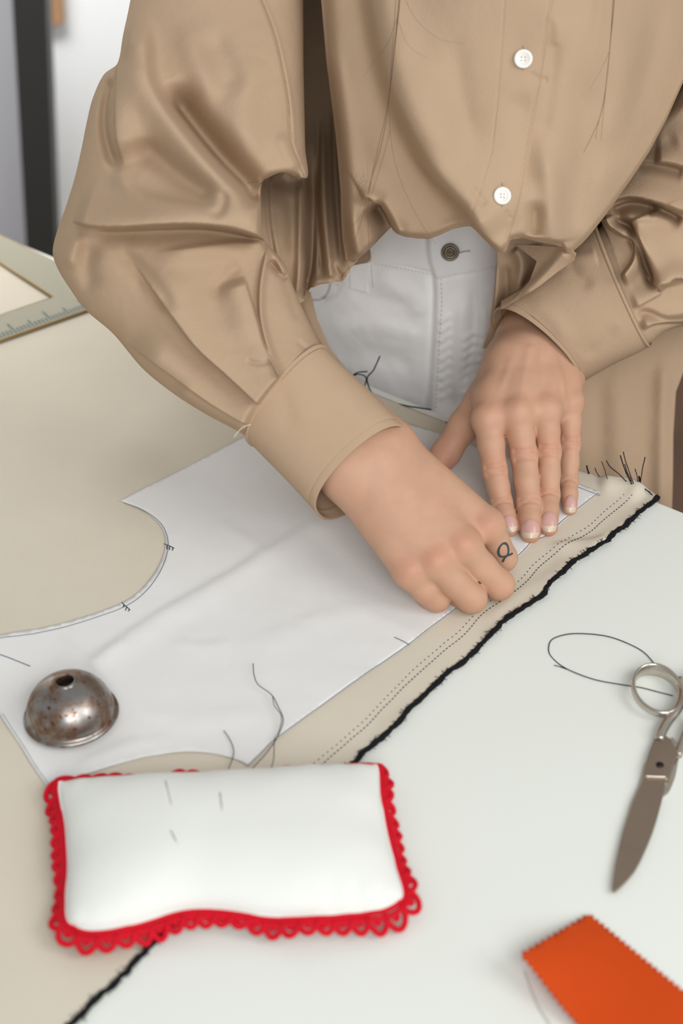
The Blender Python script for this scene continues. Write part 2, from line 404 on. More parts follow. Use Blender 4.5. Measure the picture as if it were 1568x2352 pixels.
# ------------------------------------------------------------------ loose threads
mb = MB()
q = [(581, 1524, .003), (583, 1550, .004), (592, 1572, .004), (620, 1592, .003), (634, 1615, .003), (651, 1650, .004), (641, 1685, .003), (615, 1725, .003), (580, 1765, .002)]
wire(mb, [T(a, b, h+.003) for a, b, h in q], .00028, 90, .0005)
q = [(626, 1600, .003), (630, 1620, .004), (645, 1645, .004), (640, 1680, .003), (630, 1700, .003), (628, 1740, .003), (622, 1768, .002)]
wire(mb, [T(a, b, h+.003) for a, b, h in q], .00024, 80, .0005, seed=9)
mb.build('dark_thread', M['black'], label='long twisted dark thread on the paper running down behind the pincushion', cat='thread')
mb = MB(); wire(mb, [T(a, b, .004) for a, b in ((514, 1678), (527, 1698), (535, 1720), (534, 1742), (524, 1768))], .00026, 50, .0004)
mb.build('dark_thread', M['black'], label='short single dark thread on the paper left of the long twisted one', cat='thread')
mb = MB()
LP = [(1545, 1598), (1510, 1589), (1470, 1579), (1420, 1571), (1360, 1559), (1300, 1536), (1268, 1510), (1260, 1490), (1268, 1468), (1300, 1457), (1345, 1456), (1400, 1463), (1450, 1482), (1480, 1500), (1505, 1527), (1530, 1548), (1572, 1572)]
wire(mb, [T(a, b, .0006) for a, b in LP], .00033, 160, .0004, 60)
wire(mb, [T(a, b, .0006) for a, b in ((1272, 1528), (1285, 1531), (1302, 1537))], .00026, 12, .0001)
mb.build('looped_thread', M['black'], label='black thread in a long open loop on the bare tabletop beside the scissors', cat='thread')

# ------------------------------------------------------------------ metal dome
ctr = T(166, 1655, 0); ctr[2] = TZ+.0042
dm = MB(); R0 = .0287
outer = [(R0+.0012, 0.0005), (R0+.0019, .0014), (R0+.0016, .0026), (R0+.0004, .0034), (R0-.0006, .0038)]
for a in np.linspace(6, 76, 22):
    outer.append((R0*math.cos(math.radians(a))*1.0-.0006, .0038+R0*.93*math.sin(math.radians(a))))
hr = .0062; zt = outer[-1][1]
outer += [(hr+.0007, zt+.0006), (hr+.0002, zt+.0009), (hr-.0004, zt+.0006), (hr-.0005, zt-.001), (hr-.0005, zt-.006), (hr+.001, zt-.0068)]
inner = [(max(r-.0014, hr-.0003), z-.0012) for r, z in outer[5:27]][::-1]
prof = outer+inner+[(R0-.0012, .0008), (R0+.0012, .0005)]
tilt = Vector((-.05, .03, 1)).normalized()
dm.lathe(prof, ctr, 72, tilt)
m = material('rusted_steel', (170, 162, 152), .3, metal=1)
nt = m.node_tree; N = nt.nodes; L = nt.links; b = N['Principled BSDF']; tc = N.new('ShaderNodeTexCoord')
n1 = N.new('ShaderNodeTexNoise'); n1.inputs['Scale'].default_value = 70; n1.inputs['Detail'].default_value = 8; n1.inputs['Roughness'].default_value = .65; L.new(tc.outputs['Object'], n1.inputs['Vector'])
n2 = N.new('ShaderNodeTexNoise'); n2.inputs['Scale'].default_value = 260; n2.inputs['Detail'].default_value = 5; L.new(tc.outputs['Object'], n2.inputs['Vector'])
r1 = N.new('ShaderNodeValToRGB'); r1.color_ramp.elements[0].position = .42; r1.color_ramp.elements[0].color = lin((158, 156, 152)); r1.color_ramp.elements[1].position = .6; r1.color_ramp.elements[1].color = lin((128, 104, 88))
r2 = N.new('ShaderNodeValToRGB'); r2.color_ramp.elements[0].position = .6; r2.color_ramp.elements[0].color = (0, 0, 0, 1); r2.color_ramp.elements[1].position = .68; r2.color_ramp.elements[1].color = (1, 1, 1, 1)
mx = N.new('ShaderNodeMix'); mx.data_type = 'RGBA'; L.new(n1.outputs['Fac'], r1.inputs['Fac']); L.new(n2.outputs['Fac'], r2.inputs['Fac'])
L.new(r2.outputs['Color'], mx.inputs['Factor']); L.new(r1.outputs['Color'], mx.inputs[6]); mx.inputs[7].default_value = lin((112, 70, 50)); L.new(mx.outputs[2], b.inputs['Base Color'])
rr = N.new('ShaderNodeMapRange'); rr.inputs[1].default_value = .35; rr.inputs[2].default_value = .65; rr.inputs[3].default_value = .26; rr.inputs[4].default_value = .5; L.new(n1.outputs['Fac'], rr.inputs[0]); L.new(rr.outputs[0], b.inputs['Roughness'])
dm.build('metal_dome', m, label='small rusty steel dome weight with a hole in its top on the paper', cat='pattern weight')

# ------------------------------------------------------------------ scissors
sc = empty('scissors', tuple(T(1515, 1757)), label='old steel scissors with ring handles lying on the bare white tabletop', cat='scissors')
def z2(pts, ox=1150, oy=1400, s=3.359): return [(x/s+ox, y/s+oy) for x, y in pts]
def slab(pts, lo, hi, mid=None):
    w = [T(x, y, hi)[:2] for x, y in arclen(pts+[pts[0]], 90, False)[:-1]]
    mb = MB(); mb.prism(w, TZ+lo, TZ+hi); return mb
b2 = z2([(1325, 985), (1380, 1060), (1372, 1150), (1345, 1290), (1300, 1400), (1200, 1480), (1060, 1560), (960, 1750), (890, 2000), (858, 2165), (880, 1960), (930, 1740), (1000, 1500), (1060, 1360), (1092, 1250), (1100, 1200), (1200, 1050)])
o = slab(b2, .0004, .0018).build('blade', M['steel'], sc, smooth=False, label='lower blade in brighter steel'); bevel(o, .0004)
# upper blade: hollow-ground, thick along the spine
bl = z2([(1105, 1290), (1275, 1298), (1258, 1400), (1240, 1480), (1205, 1610), (1170, 1720), (1130, 1820), (1080, 1930), (1030, 2020), (970, 2090), (915, 2145), (870, 2182), (858, 2165), (862, 2090), (875, 2010), (890, 1930), (915, 1820), (945, 1700), (985, 1580), (1030, 1450), (1070, 1370)])
o = slab(bl, .0021, .0042).build('blade', M['blade'], sc, smooth=False, label='upper brownish blade'); bevel(o, .0012, 3)
pl = z2([(1185, 1000), (1265, 966), (1312, 1003), (1345, 1062), (1368, 1112), (1340, 1160), (1315, 1230), (1290, 1300), (1102, 1290), (1118, 1190), (1150, 1085)])
o = slab(pl, .0021, .0050).build('pivot_plate', M['blade'], sc, smooth=False); bevel(o, .0004)
mb = MB(); w = [T(x, y, .005) for x, y in z2([(1112, 1283), (1190, 1288), (1272, 1290)])]; mb.tube(arclen(w, 12), .0008, 8); mb.build('blade_shoulder', M['steel'], sc)
mb = MB(); c0 = T(1515, 1757, .005); mb.lathe([(0, .0009), (.0018, .0009), (.0024, .0004), (.0026, 0)], c0, 24); mb.build('screw', M['dark_steel'], sc)
mb = MB(); mb.box((-.0018, -.0003, .0009), (.0018, .0003, .0013), None, c0); mb.build('screw_slot', M['black'], sc, smooth=False)
def flat_ring(cpx, cpy, rx, ry, rot, wd, th, name):
    c = T(cpx, cpy, .007); mb = MB(); n = 80; V = []; k = 14
    for i in range(n):
        a = 2*math.pi*i/n; rad = np.array([math.cos(a)*rx, math.sin(a)*ry]); rad2 = np.array([math.cos(a), math.sin(a)])
        cr, sr = math.cos(rot), math.sin(rot); R = np.array([[cr, -sr], [sr, cr]]); p = R@rad; d = R@rad2
        wk = wd*(1+.35*math.sin(a*1+.6))
        for j in range(k):
            b = 2*math.pi*j/k; V.append((c[0]+p[0]+d[0]*math.cos(b)*th, c[1]+p[1]+d[1]*math.cos(b)*th, c[2]+math.sin(b)*wk))
    F = [(i*k+j, ((i+1) % n)*k+j, ((i+1) % n)*k+(j+1) % k, i*k+(j+1) % k) for i in range(n) for j in range(k)]
    mb.add(V, F); return mb.build(name, M['steel'], sc)
flat_ring(1510, 1588, .0152, .0212, .15, .0042, .0015, 'finger_ring')
flat_ring(1630, 1600, .0165, .026, -.3, .0042, .0015, 'finger_ring')
def shank(pts, name='shank', r0=.0026, r1=.0034):
    w = arclen([T(x, y, h) for x, y, h in pts], 40); mb = MB(); mb.tube(w, np.linspace(r0, r1, 40), 14); mb.build(name, M['steel'], sc)
shank([(1561, 1560, .008), (1566, 1598, .008), (1556, 1628, .0075), (1535, 1655, .006), (1520, 1680, .005), (1513, 1700, .0035)])
shank([(1600, 1650, .007), (1578, 1680, .006), (1566, 1710, .004), (1556, 1735, .0022)], r0=.003, r1=.0028)

# ------------------------------------------------------------------ orange swatch
A = T(1352, 2098, .004); Bq = T(1197, 2218, .012); Cq = T(1568, 2282, .001); D = T(1330, 2400, .001)
def zig(a, b, n, amp):
    d = (b-a); t = d/np.linalg.norm(d); nn = np.array([t[1], -t[0], 0]); out = []
    for i in range(n): out += [a+d*(i/n), a+d*((i+.5)/n)-nn*amp]
    return out
A2 = A+(Cq-A)*1.7
D2 = Bq+(A2-A)
pin = zig(Bq, A, 11, .0021)+zig(A, A2, 30, .0021)+zig(A2, D2, 11, .0021)+zig(D2, Bq, 30, .0016)
ax = (Cq-A)[:2]/np.linalg.norm((Cq-A)[:2])
def sw_h(x, y):
    s = (x-A[0])*ax[0]+(y-A[1])*ax[1]; t = -(x-A[0])*ax[1]+(y-A[1])*ax[0]
    t = np.abs(t)
    return TZ+.0012+.012*np.exp(-(s/.03)**2)*np.clip(t/.06, .05, 1)+.008*np.exp(-(s/.05)**2)*np.clip(t/.06, .0, 1)
o = sheet(np.array(pin), .003, sw_h, 'felt_swatch', M['orange'], label='bright orange pinked-edge cloth swatch at the table corner, one corner lifting', cat='fabric swatch'); solid(o, .0012, 0)
mb = MB(); wire(mb, [T(a, b, .0008) for a, b in ((1205, 2232), (1215, 2262), (1235, 2310), (1262, 2352), (1290, 2400))], .0004, 40, .0003)
mb.build('pale_thread', M['denim_thread'], label='pale grey thread running out from under the orange swatch', cat='thread')

# ------------------------------------------------------------------ set square
ss = empty('set_square', tuple(T(125, 690)), label='yellowed clear plastic set square lying on the fabric behind the sleeve', cat='set square')
o1 = T(-420, 905, .0035); c1 = T(232, 702, .0035)            # lower outer edge to its corner
l0 = T(0, 783, .0035); l1 = T(200, 713, .0035); d1 = (l1-l0)/np.linalg.norm(l1-l0)
u0 = T(0, 541, .0035); u1 = T(128, 603, .0035); d2 = (u1-u0)/np.linalg.norm(u1-u0)
def isect(p, d, q, e):
    A_ = np.array([[d[0], -e[0]], [d[1], -e[1]]]); s = np.linalg.solve(A_, (q-p)[:2]); return p+d*s[0]
K = isect(l0, d1, u0, d2)
K1 = K-d1*.42; K2 = K-d2*.32
ik = T(122, 684, .0035); ia = ik-d1*.30; ib = ik-(T(122, 684, .0035)-T(0, 604, .0035))/np.linalg.norm(T(122, 684, .0035)-T(0, 604, .0035))*.21
def zz(p, z): return (p[0], p[1], TZ+z)
O3 = [K, K1, K2]; I3 = [ik, ia, ib]
mb = MB(); z0, z1 = .0022, .0045; V = [zz(p, z0) for p in O3+I3]+[zz(p, z1) for p in O3+I3]; F = []
for i in range(3):
    j = (i+1) % 3
    F += [(i, j, 3+j, 3+i), (6+i, 9+i, 9+j, 6+j), (i, 6+i, 6+j, j), (3+i, 3+j, 9+j, 9+i)]
mb.add(V, F)
M['plastic'].node_tree.nodes['Principled BSDF'].inputs['Transmission Weight'].default_value = .35
o = mb.build('ruler_body', M['plastic'], ss, smooth=False)
mb = MB()
for tri in (O3, I3):
    for i in range(3):
        mb.tube([zz(tri[i], .0036), zz(tri[(i+1) % 3], .0036)], .0011, 8)
mb.build('bevelled_edge', M['amber'], ss, label='amber coloured edge')
mb = MB(); nn = np.array([-d1[1], d1[0], 0]); nn = nn if nn[1] > 0 else -nn
for i in range(1, 60):
    ln = .017 if i % 10 == 0 else (.012 if i % 5 == 0 else .007)
    p = K-d1*(.004+i*.0034)+nn*.0022; q = p+nn*ln; s = d1*.0009
    mb.add([(*(p-s)[:2], TZ+.0047), (*(p+s)[:2], TZ+.0047), (*(q+s)[:2], TZ+.0047), (*(q-s)[:2], TZ+.0047)], [(0, 1, 2, 3)])
mb.build('scale_marks', M['tick'], ss, smooth=False, label='grey printed scale marks')

# ------------------------------------------------------------------ far background
Y = 2.2
fb = empty('framed_board', (float(at_y(-60, 560, Y)[0]), Y, 0), label='grey board in a thick dark frame leaning by the white wall', cat='framed board')
def leanp(px, py, y=Y): return at_y(px, py, y)
top = (28, -500); 
def band(x0t, x1t, x0b, x1b, yt, yb, thick, name, mat, y=Y, **kw):
    a, b, c, d = leanp(x0t, yt, y), leanp(x1t, yt, y), leanp(x1b, yb, y), leanp(x0b, yb, y)
    mb = MB(); V = [a, b, c, d]+[q+np.array([0, thick, 0]) for q in (a, b, c, d)]
    mb.add(V, [(0, 1, 2, 3), (7, 6, 5, 4), (0, 4, 5, 1), (1, 5, 6, 2), (2, 6, 7, 3), (3, 7, 4, 0)]); return mb.build(name, mat, fb, smooth=False, **kw)
band(6, 90, 64, 131, -400, 640, .05, 'frame_upright', M['frame'])
band(-650, 6, -650, 64, -400, 640, .01, 'panel', M['grey'], Y+.03)
mb = MB(); Yc = 2.437
a, b, c, d = [at_y(*q, Yc) for q in ((90, -260), (128, -260), (146, 52), (104, 66))]
V = [a, b, c, d]+[q+np.array([0, .012, 0]) for q in (a, b, c, d)]
mb.add(V, [(0, 1, 2, 3), (7, 6, 5, 4), (0, 4, 5, 1), (1, 5, 6, 2), (2, 6, 7, 3), (3, 7, 4, 0)])
mb.build('brown_card', M['card'], smooth=False, label='brown card hanging on the white wall beside the dark frame', cat='card')
# ------------------------------------------------------------------ person: body as one continuous skin surface
class Field:
    def __init__(s, lo, hi, h):
        s.lo = np.array(lo, float); s.h = h; s.n = np.ceil((np.array(hi)-s.lo)/h).astype(int)+1
        s.D = np.full(s.n, .03, np.float32)
    def sub(s, bmin, bmax):
        a = np.clip(np.floor((bmin-s.lo)/s.h).astype(int), 0, s.n-1); b = np.clip(np.ceil((bmax-s.lo)/s.h).astype(int)+1, 0, s.n)
        sl = tuple(slice(x, max(y, x)) for x, y in zip(a, b))
        ax = [s.lo[i]+s.h*np.arange(a[i], max(b[i], a[i])) for i in range(3)]
        X = np.stack(np.meshgrid(*ax, indexing='ij'), -1).astype(np.float32)
        return sl, X
    @staticmethod
    def smin(a, b, k):
        h = np.clip(.5+.5*(b-a)/k, 0, 1); return b*(1-h)+a*h-k*h*(1-h)
    def cone(s, a, b, ra, rb, k, flat=None, fs=1.0):
        a = np.asarray(a, float); b = np.asarray(b, float); m = max(ra, rb)*1.3+2.5*k+.004
        sl, X = s.sub(np.minimum(a, b)-m, np.maximum(a, b)+m)
        if X.size == 0: return
        d = b-a; L2 = d@d+1e-12; q = X-a
        t = np.clip((q@d)/L2, 0, 1); r = q-t[..., None]*d
        if flat is not None:
            f = np.asarray(flat, float); r = r+(r@f)[..., None]*f*(fs-1)
        v = np.linalg.norm(r, axis=-1)-(ra+(rb-ra)*t)
        s.D[sl] = s.smin(s.D[sl], v, k)
    def dent(s, pts, a, w, only=None):
        """shallow groove (a>0) or ridge (a<0) along a polyline"""
        pts = np.asarray(pts, float)
        for p0, p1 in zip(pts[:-1], pts[1:]):
            pass
        m = 3*w; sl, X = s.sub(pts.min(0)-m, pts.max(0)+m)
        best = np.full(X.shape[:3], 9., np.float32)
        for p0, p1 in zip(pts[:-1], pts[1:]):
            d = p1-p0; q = X-p0; t = np.clip((q@d)/(d@d+1e-12), 0, 1)
            best = np.minimum(best, np.linalg.norm(q-t[..., None]*d, axis=-1))
        s.D[sl] += a*np.exp(-(best/w)**2)
    def merge(s, o, k):
        s.D = s.smin(s.D, o.D, k)
    def mesh(s):
        D = s.D; ins = D < 0; n = D.shape
        c = np.zeros(tuple(np.array(n)-1), np.int8)
        for i in (0, 1):
            for j in (0, 1):
                for k in (0, 1): c += ins[i:n[0]-1+i, j:n[1]-1+j, k:n[2]-1+k]
        act = (c > 0) & (c < 8); idx = -np.ones(act.shape, int); A = np.argwhere(act); idx[act] = np.arange(len(A))
        acc = np.zeros((len(A), 3)); cnt = np.zeros(len(A))
        cor = [(i, j, k) for i in (0, 1) for j in (0, 1) for k in (0, 1)]
        for p in cor:
            for axx in range(3):
                if p[axx]: continue
                q = list(p); q[axx] = 1
                d0 = D[A[:, 0]+p[0], A[:, 1]+p[1], A[:, 2]+p[2]]; d1 = D[A[:, 0]+q[0], A[:, 1]+q[1], A[:, 2]+q[2]]
                m = (d0 < 0) != (d1 < 0); t = np.where(m, d0/np.where(m, d0-d1, 1), 0)
                pos = np.tile(np.array(p, float), (len(A), 1)); pos[:, axx] += t
                acc[m] += pos[m]; cnt[m] += 1
        V = s.lo+s.h*(A+acc/cnt[:, None]); F = []
        for axx in range(3):
            u, v = (axx+1) % 3, (axx+2) % 3
            s0 = [slice(1, n[i]-1) for i in range(3)]; s0[axx] = slice(0, n[axx]-1); s1 = list(s0); s1[axx] = slice(1, n[axx])
            a = ins[tuple(s0)]; b = ins[tuple(s1)]; e = np.argwhere(a != b)
            off = np.array([1, 1, 1]); off[axx] = 0; e = e+off; fl = ins[e[:, 0], e[:, 1], e[:, 2]]
            def g(du, dv):
                q = e.copy(); q[:, u] += du; q[:, v] += dv; return idx[q[:, 0], q[:, 1], q[:, 2]]
            f = np.stack([g(-1, -1), g(0, -1), g(0, 0), g(-1, 0)], 1)
            F.append(np.where(fl[:, None], f, f[:, ::-1]))
        return V, np.concatenate(F)
def smooth_mesh(V, F, it=2, lam=.5):
    for _ in range(it):
        S = np.zeros_like(V); C = np.zeros(len(V))
        for i in range(4):
            j = (i+1) % 4
            np.add.at(S, F[:, i], V[F[:, j]]); np.add.at(C, F[:, i], 1); np.add.at(S, F[:, j], V[F[:, i]]); np.add.at(C, F[:, j], 1)
        V = V+lam*(S/np.maximum(C, 1)[:, None]-V)
    return V
PX = 1/3130.0   # metres per pixel near the hands

VOX = .0009
def finger(lo, hi, joints, radii, k=.004, lump=None):
    f = Field(lo, hi, VOX)
    for i in range(len(joints)-1):
        f.cone(joints[i], joints[i+1], radii[i], radii[i+1], k)
    return f
# ---------------- right hand (closed, pinching), in the middle of the photo
def TT(p): return T(p[0], p[1], p[2])
ra_fore = [(330, 560, .165), (560, 820, .130), (740, 985, .100)]
HA = {}
HA['lo'] = TT((700, 1180, .0))-[.03, .05, .005]; HA['hi'] = TT((1190, 1180, .1))+[.02, .06, .02]
lo = np.array([TT((690, 1000, .1))[0]-.01, TT((1000, 1450, 0))[1], TZ-.004]); hi = np.array([TT((1215, 1200, .0))[0]+.004, TT((720, 900, .1))[1]+.035, TZ+.145])
FA = Field(lo, hi, VOX)
wr = [(792, 1082, .079), (842, 1050, .084), (886, 1020, .083)]
# forearm
for p, q in (((690, 975, .098), wr[0]), ((725, 945, .106), wr[1]), ((760, 915, .108), wr[2])):
    FA.cone(TT(p), TT(q), .0225, .0195, .012)
mc = {'index': ((898, 1040, .080), (1118, 1207, .0475)), 'middle': ((872, 1058, .081), (1062, 1255, .0455)), 'ring': ((838, 1086, .078), (1000, 1290, .0405)), 'pinky': ((808, 1108, .070), (940, 1312, .034))}
for (n, (a, b)), r0, r1 in zip(mc.items(), (.0185, .019, .0185, .0165), (.0118, .0122, .0118, .0112)):
    FA.cone(TT(a), TT(b), r0, r1, .011)
# palm volume and thumb mound, hidden below
FA.cone(TT((900, 1120, .055)), TT((1010, 1240, .03)), .02, .014, .012)
FA.cone(TT((930, 1075, .066)), TT((1040, 1160, .045)), .017, .0135, .008)
FA.cone(TT((1040, 1160, .045)), TT((1090, 1235, .022)), .0118, .0095, .006)
FA.cone(TT((1090, 1235, .022)), TT((1118, 1300, .010)), .0095, .0075, .003)
fa = {'index': [(1118, 1207, .0475), (1156, 1281, .0155), (1128, 1290, .0085), (1112, 1300, .008)],
      'middle': [(1062, 1255, .0455), (1104, 1303, .028), (1146, 1343, .0145), (1118, 1338, .0085), (1085, 1318, .008)],
      'ring': [(1000, 1290, .0405), (1042, 1336, .026), (1083, 1374, .0130), (1060, 1368, .0085), (1030, 1345, .008)],
      'pinky': [(940, 1312, .034), (975, 1352, .021), (1003, 1374, .0118), (985, 1372, .0085), (962, 1352, .008)]}
rr_ = {'index': [.0118, .0094, .0086, .008], 'middle': [.0120, .0106, .0103, .0088, .0078], 'ring': [.0116, .0104, .0102, .0086, .0076], 'pinky': [.0108, .0094, .0092, .0078, .007]}
for n in ('index', 'middle', 'ring', 'pinky'):
    f = Field(lo, hi, VOX); J = [TT(p) for p in fa[n]]
    for i in range(len(J)-1): f.cone(J[i], J[i+1], rr_[n][i], rr_[n][i+1], .0035)
    # blend into the hand only near the knuckle
    X = np.stack(np.meshgrid(*[lo[i]+VOX*np.arange(f.n[i]) for i in range(3)], indexing='ij'), -1)
    dd = np.linalg.norm(X-J[0], axis=-1); kk = (.0010+.0075*np.exp(-(dd/.017)**2)).astype(np.float32)
    FA.D = Field.smin(FA.D, f.D, kk)
    del X, dd, kk
# knuckle heads, tendons, creases
for p, r, a in (((1124, 1203, .060), .010, -.0014), ((1064, 1246, .058), .010, -.0019), ((1000, 1282, .053), .009, -.0014), ((938, 1306, .046), .008, -.0012)):
    c = TT(p); FA.dent([c, c+[.0005, 0, 0]], a, r)
for a, b in (((1095, 1232, .058), (1040, 1160, .075)), ((1034, 1272, .055), (975, 1190, .075)), ((970, 1298, .05), (905, 1215, .07))):
    FA.dent([TT(a), TT(b)], .0009, .006)
FA.dent([TT((1060, 1245, .06)), TT((960, 1140, .085))], -.0005, .0035)
FA.dent([TT((1120, 1200, .06)), TT((1010, 1110, .085))], -.0005, .0035)
FA.dent([TT((1000, 1282, .055)), TT((905, 1165, .085))], -.0004, .0035)
def dent_px(F_, pts, hgt, a, w): F_.dent([TT((x, y, hgt)) for x, y in pts], a, w)
VA, fA = FA.mesh(); VA = smooth_mesh(VA, fA, 3)

# ---------------- left hand (flat on the paper)
jb = {'index': [(1119, 962, .062), (1136, 1081, .034), (1152, 1156, .0165), (1170, 1212, .0075)],
      'middle': [(1187, 950, .066), (1203, 1047, .041), (1214, 1158, .0175), (1218, 1224, .0075)],
      'ring': [(1251, 942, .064), (1261, 1037, .040), (1260, 1138, .0165), (1260, 1211, .0070)],
      'pinky': [(1307, 924, .058), (1309, 1020, .035), (1306, 1105, .0145), (1308, 1167, .0062)]}
rb = {'index': [.0104, .0092, .0080, .0069], 'middle': [.0104, .0100, .0090, .0076], 'ring': [.0098, .0088, .0080, .0067], 'pinky': [.0092, .0076, .0068, .0056]}
allp = np.array([TT(p) for v in jb.values() for p in v]+[TT((1235, 770, .083)), TT((1025, 1040, .03))])
lo = allp.min(0)-[.022, .02, .016]; hi = allp.max(0)+[.05, .055, .040]; lo[2] = TZ-.004
FB = Field(lo, hi, VOX)
wb = [(1196, 785, .078), (1232, 770, .083), (1268, 778, .078)]
for p, q in (((1250, 650, .092), wb[0]), ((1300, 640, .10), wb[1]), ((1345, 668, .10), wb[2])):
    FB.cone(TT(q), TT(p), .0185, .022, .010)
for n, a, r0, r1 in (('index', (1170, 830, .080), .0155, .0116), ('middle', (1208, 815, .083), .0165, .0116), ('ring', (1245, 812, .081), .0165, .0112), ('pinky', (1274, 822, .075), .015, .0107)):
    FB.cone(TT(a), TT(jb[n][0]), r0, r1, .009)
for q, a in zip(wb, ((1170, 830, .080), (1225, 813, .082), (1274, 822, .075))): FB.cone(TT(q), TT(a), .0185, .0165, .009)
FB.cone(TT((1180, 880, .062)), TT((1270, 880, .06)), .013, .012, .009)
FB.cone(TT((1160, 830, .072)), TT((1108, 925, .052)), .0155, .0135, .010)
names = ['index', 'middle', 'ring', 'pinky']
for na, nb in zip(names[:-1], names[1:]):
    a, b = np.array(jb[na][0], float), np.array(jb[nb][0], float)
    FB.cone(TT(a+[2, -48, .003]), TT(b+[0, -48, .003]), .0122, .0114, .010); FB.cone(TT(a), TT(b), .0080, .0078, .007); FB.cone(TT(a+[2, 16, -.010]), TT(b+[0, 16, -.010]), .0080, .0076, .006)
tj = [(1108, 925, .052), (1068, 975, .038), (1024, 1040, .018), (988, 1090, .0085)]; tr = [.0130, .0112, .0100, .0085]
for i in range(3): FB.cone(TT(tj[i]), TT(tj[i+1]), tr[i], tr[i+1], .007)
for n in ('index', 'middle', 'ring', 'pinky'):
    f = Field(lo, hi, VOX); J = [TT(p) for p in jb[n]]; R_ = rb[n]
    for i in range(3):
        mid = (J[i]+J[i+1])/2; rm = (R_[i]+R_[i+1])/2*(1.0 if i == 0 else .97)
        f.cone(J[i], mid, R_[i], rm, .003); f.cone(mid, J[i+1], rm, R_[i+1], .003)
    X = np.stack(np.meshgrid(*[lo[i]+VOX*np.arange(f.n[i]) for i in range(3)], indexing='ij'), -1)
    dd = np.linalg.norm(X-J[0], axis=-1); kk = (.0006+.0095*np.exp(-(dd/.014)**2)).astype(np.float32)
    FB.D = Field.smin(FB.D, f.D, kk); del X, dd, kk
for n in jb:   # knuckle wrinkles and heads
    J = [TT(p) for p in jb[n]]; R_ = rb[n]
    side = np.cross(J[2]-J[1], -FWD); side /= np.linalg.norm(side)
    for ji, offs in ((1, (-.0030, -.0009, .0012, .0032)), (2, (-.0010, .0010))):
        ax_ = J[ji+1]-J[ji-1]; ax_ /= np.linalg.norm(ax_); up = np.cross(side, ax_); up = up if up@FWD < 0 else -up
        for o_ in offs:
            c = J[ji]+ax_*o_; arc = [c+R_[ji]*(math.cos(t)*up+math.sin(t)*side)*1.0+ax_*.0012*(abs(t) if o_ > 0 else -abs(t)) for t in np.linspace(-.8, .8, 5)]
            FB.dent(arc, .0011 if ji == 1 else .0013, .0012)
    c = J[0]+np.array([0, 0, .010]); FB.dent([c, c+[.0004, 0, 0]], -.0002, .008)
for a, b in ((jb['index'][0], (1185, 800, .095)), (jb['middle'][0], (1215, 800, .097)), (jb['ring'][0], (1240, 800, .095)), (jb['pinky'][0], (1262, 805, .09))):
    a2 = (a[0], a[1], a[2]+.0115); FB.dent([TT(a2), TT(b)], -.0007, .0030)
VB, fB = FB.mesh(); VB = smooth_mesh(VB, fB, 2)

# ---------------- the rest of the body (covered by clothes)
FC = Field((-.30, .95, .35), (.62, 1.75, 1.62), .007); FC.D[:] = .2
hipc = np.array([.11, 1.335, .90])
fore_a = T(720, 950, .104); elb_a = P(330, 600, 1.25); sho_a = P(500, -260, 1.36)
fore_b = T(1320, 655, .098); elb_b = P(1760, 480, 1.40); sho_b = P(1560, -420, 1.36)
chest = np.array([.15, 1.29, 1.20]); 
FC.cone(hipc+[0, 0, -.05], hipc+[0, 0, .08], .105, .09, .04); FC.cone(hipc+[0, 0, .08], chest, .085, .08, .05)
FC.cone(chest, (sho_a+sho_b)/2+[0, 0, -.02], .08, .07, .05); FC.cone(sho_a, sho_b, .045, .045, .06)
FC.cone(sho_a, elb_a, .042, .034, .03); FC.cone(elb_a, fore_a, .034, .024, .02)
FC.cone(sho_b, elb_b, .042, .034, .03); FC.cone(elb_b, fore_b, .034, .024, .02)
neck = (sho_a+sho_b)/2; FC.cone(neck, neck+[0, -.03, .09], .055, .05, .03)
for s in (-.085, .085): FC.cone(hipc+[s, 0, -.06], hipc+[s, 0, -.45], .07, .055, .03)
VC, fC = FC.mesh(); VC = smooth_mesh(VC, fC, 2)

V = np.concatenate([VA, VB, VC]); F = np.concatenate([fA, fB+len(VA), fC+len(VA)+len(VB)])
mb = MB(); mb.v = [tuple(q) for q in V.astype(float).tolist()]; mb.f = [tuple(q) for q in F.tolist()]; mb.mi = [0]*len(mb.f)
bvh = BVHTree.FromPolygons([Vector(v) for v in mb.v[:len(VA)+len(VB)]], mb.f[:len(fA)+len(fB)])
def cast(px, py):
    d = P(px, py, 1.0)-CAM; h = bvh.ray_cast(Vector(CAM), Vector(d).normalized())
    return (np.array(h[0]), np.array(h[1])) if h[0] is not None else (None, None)
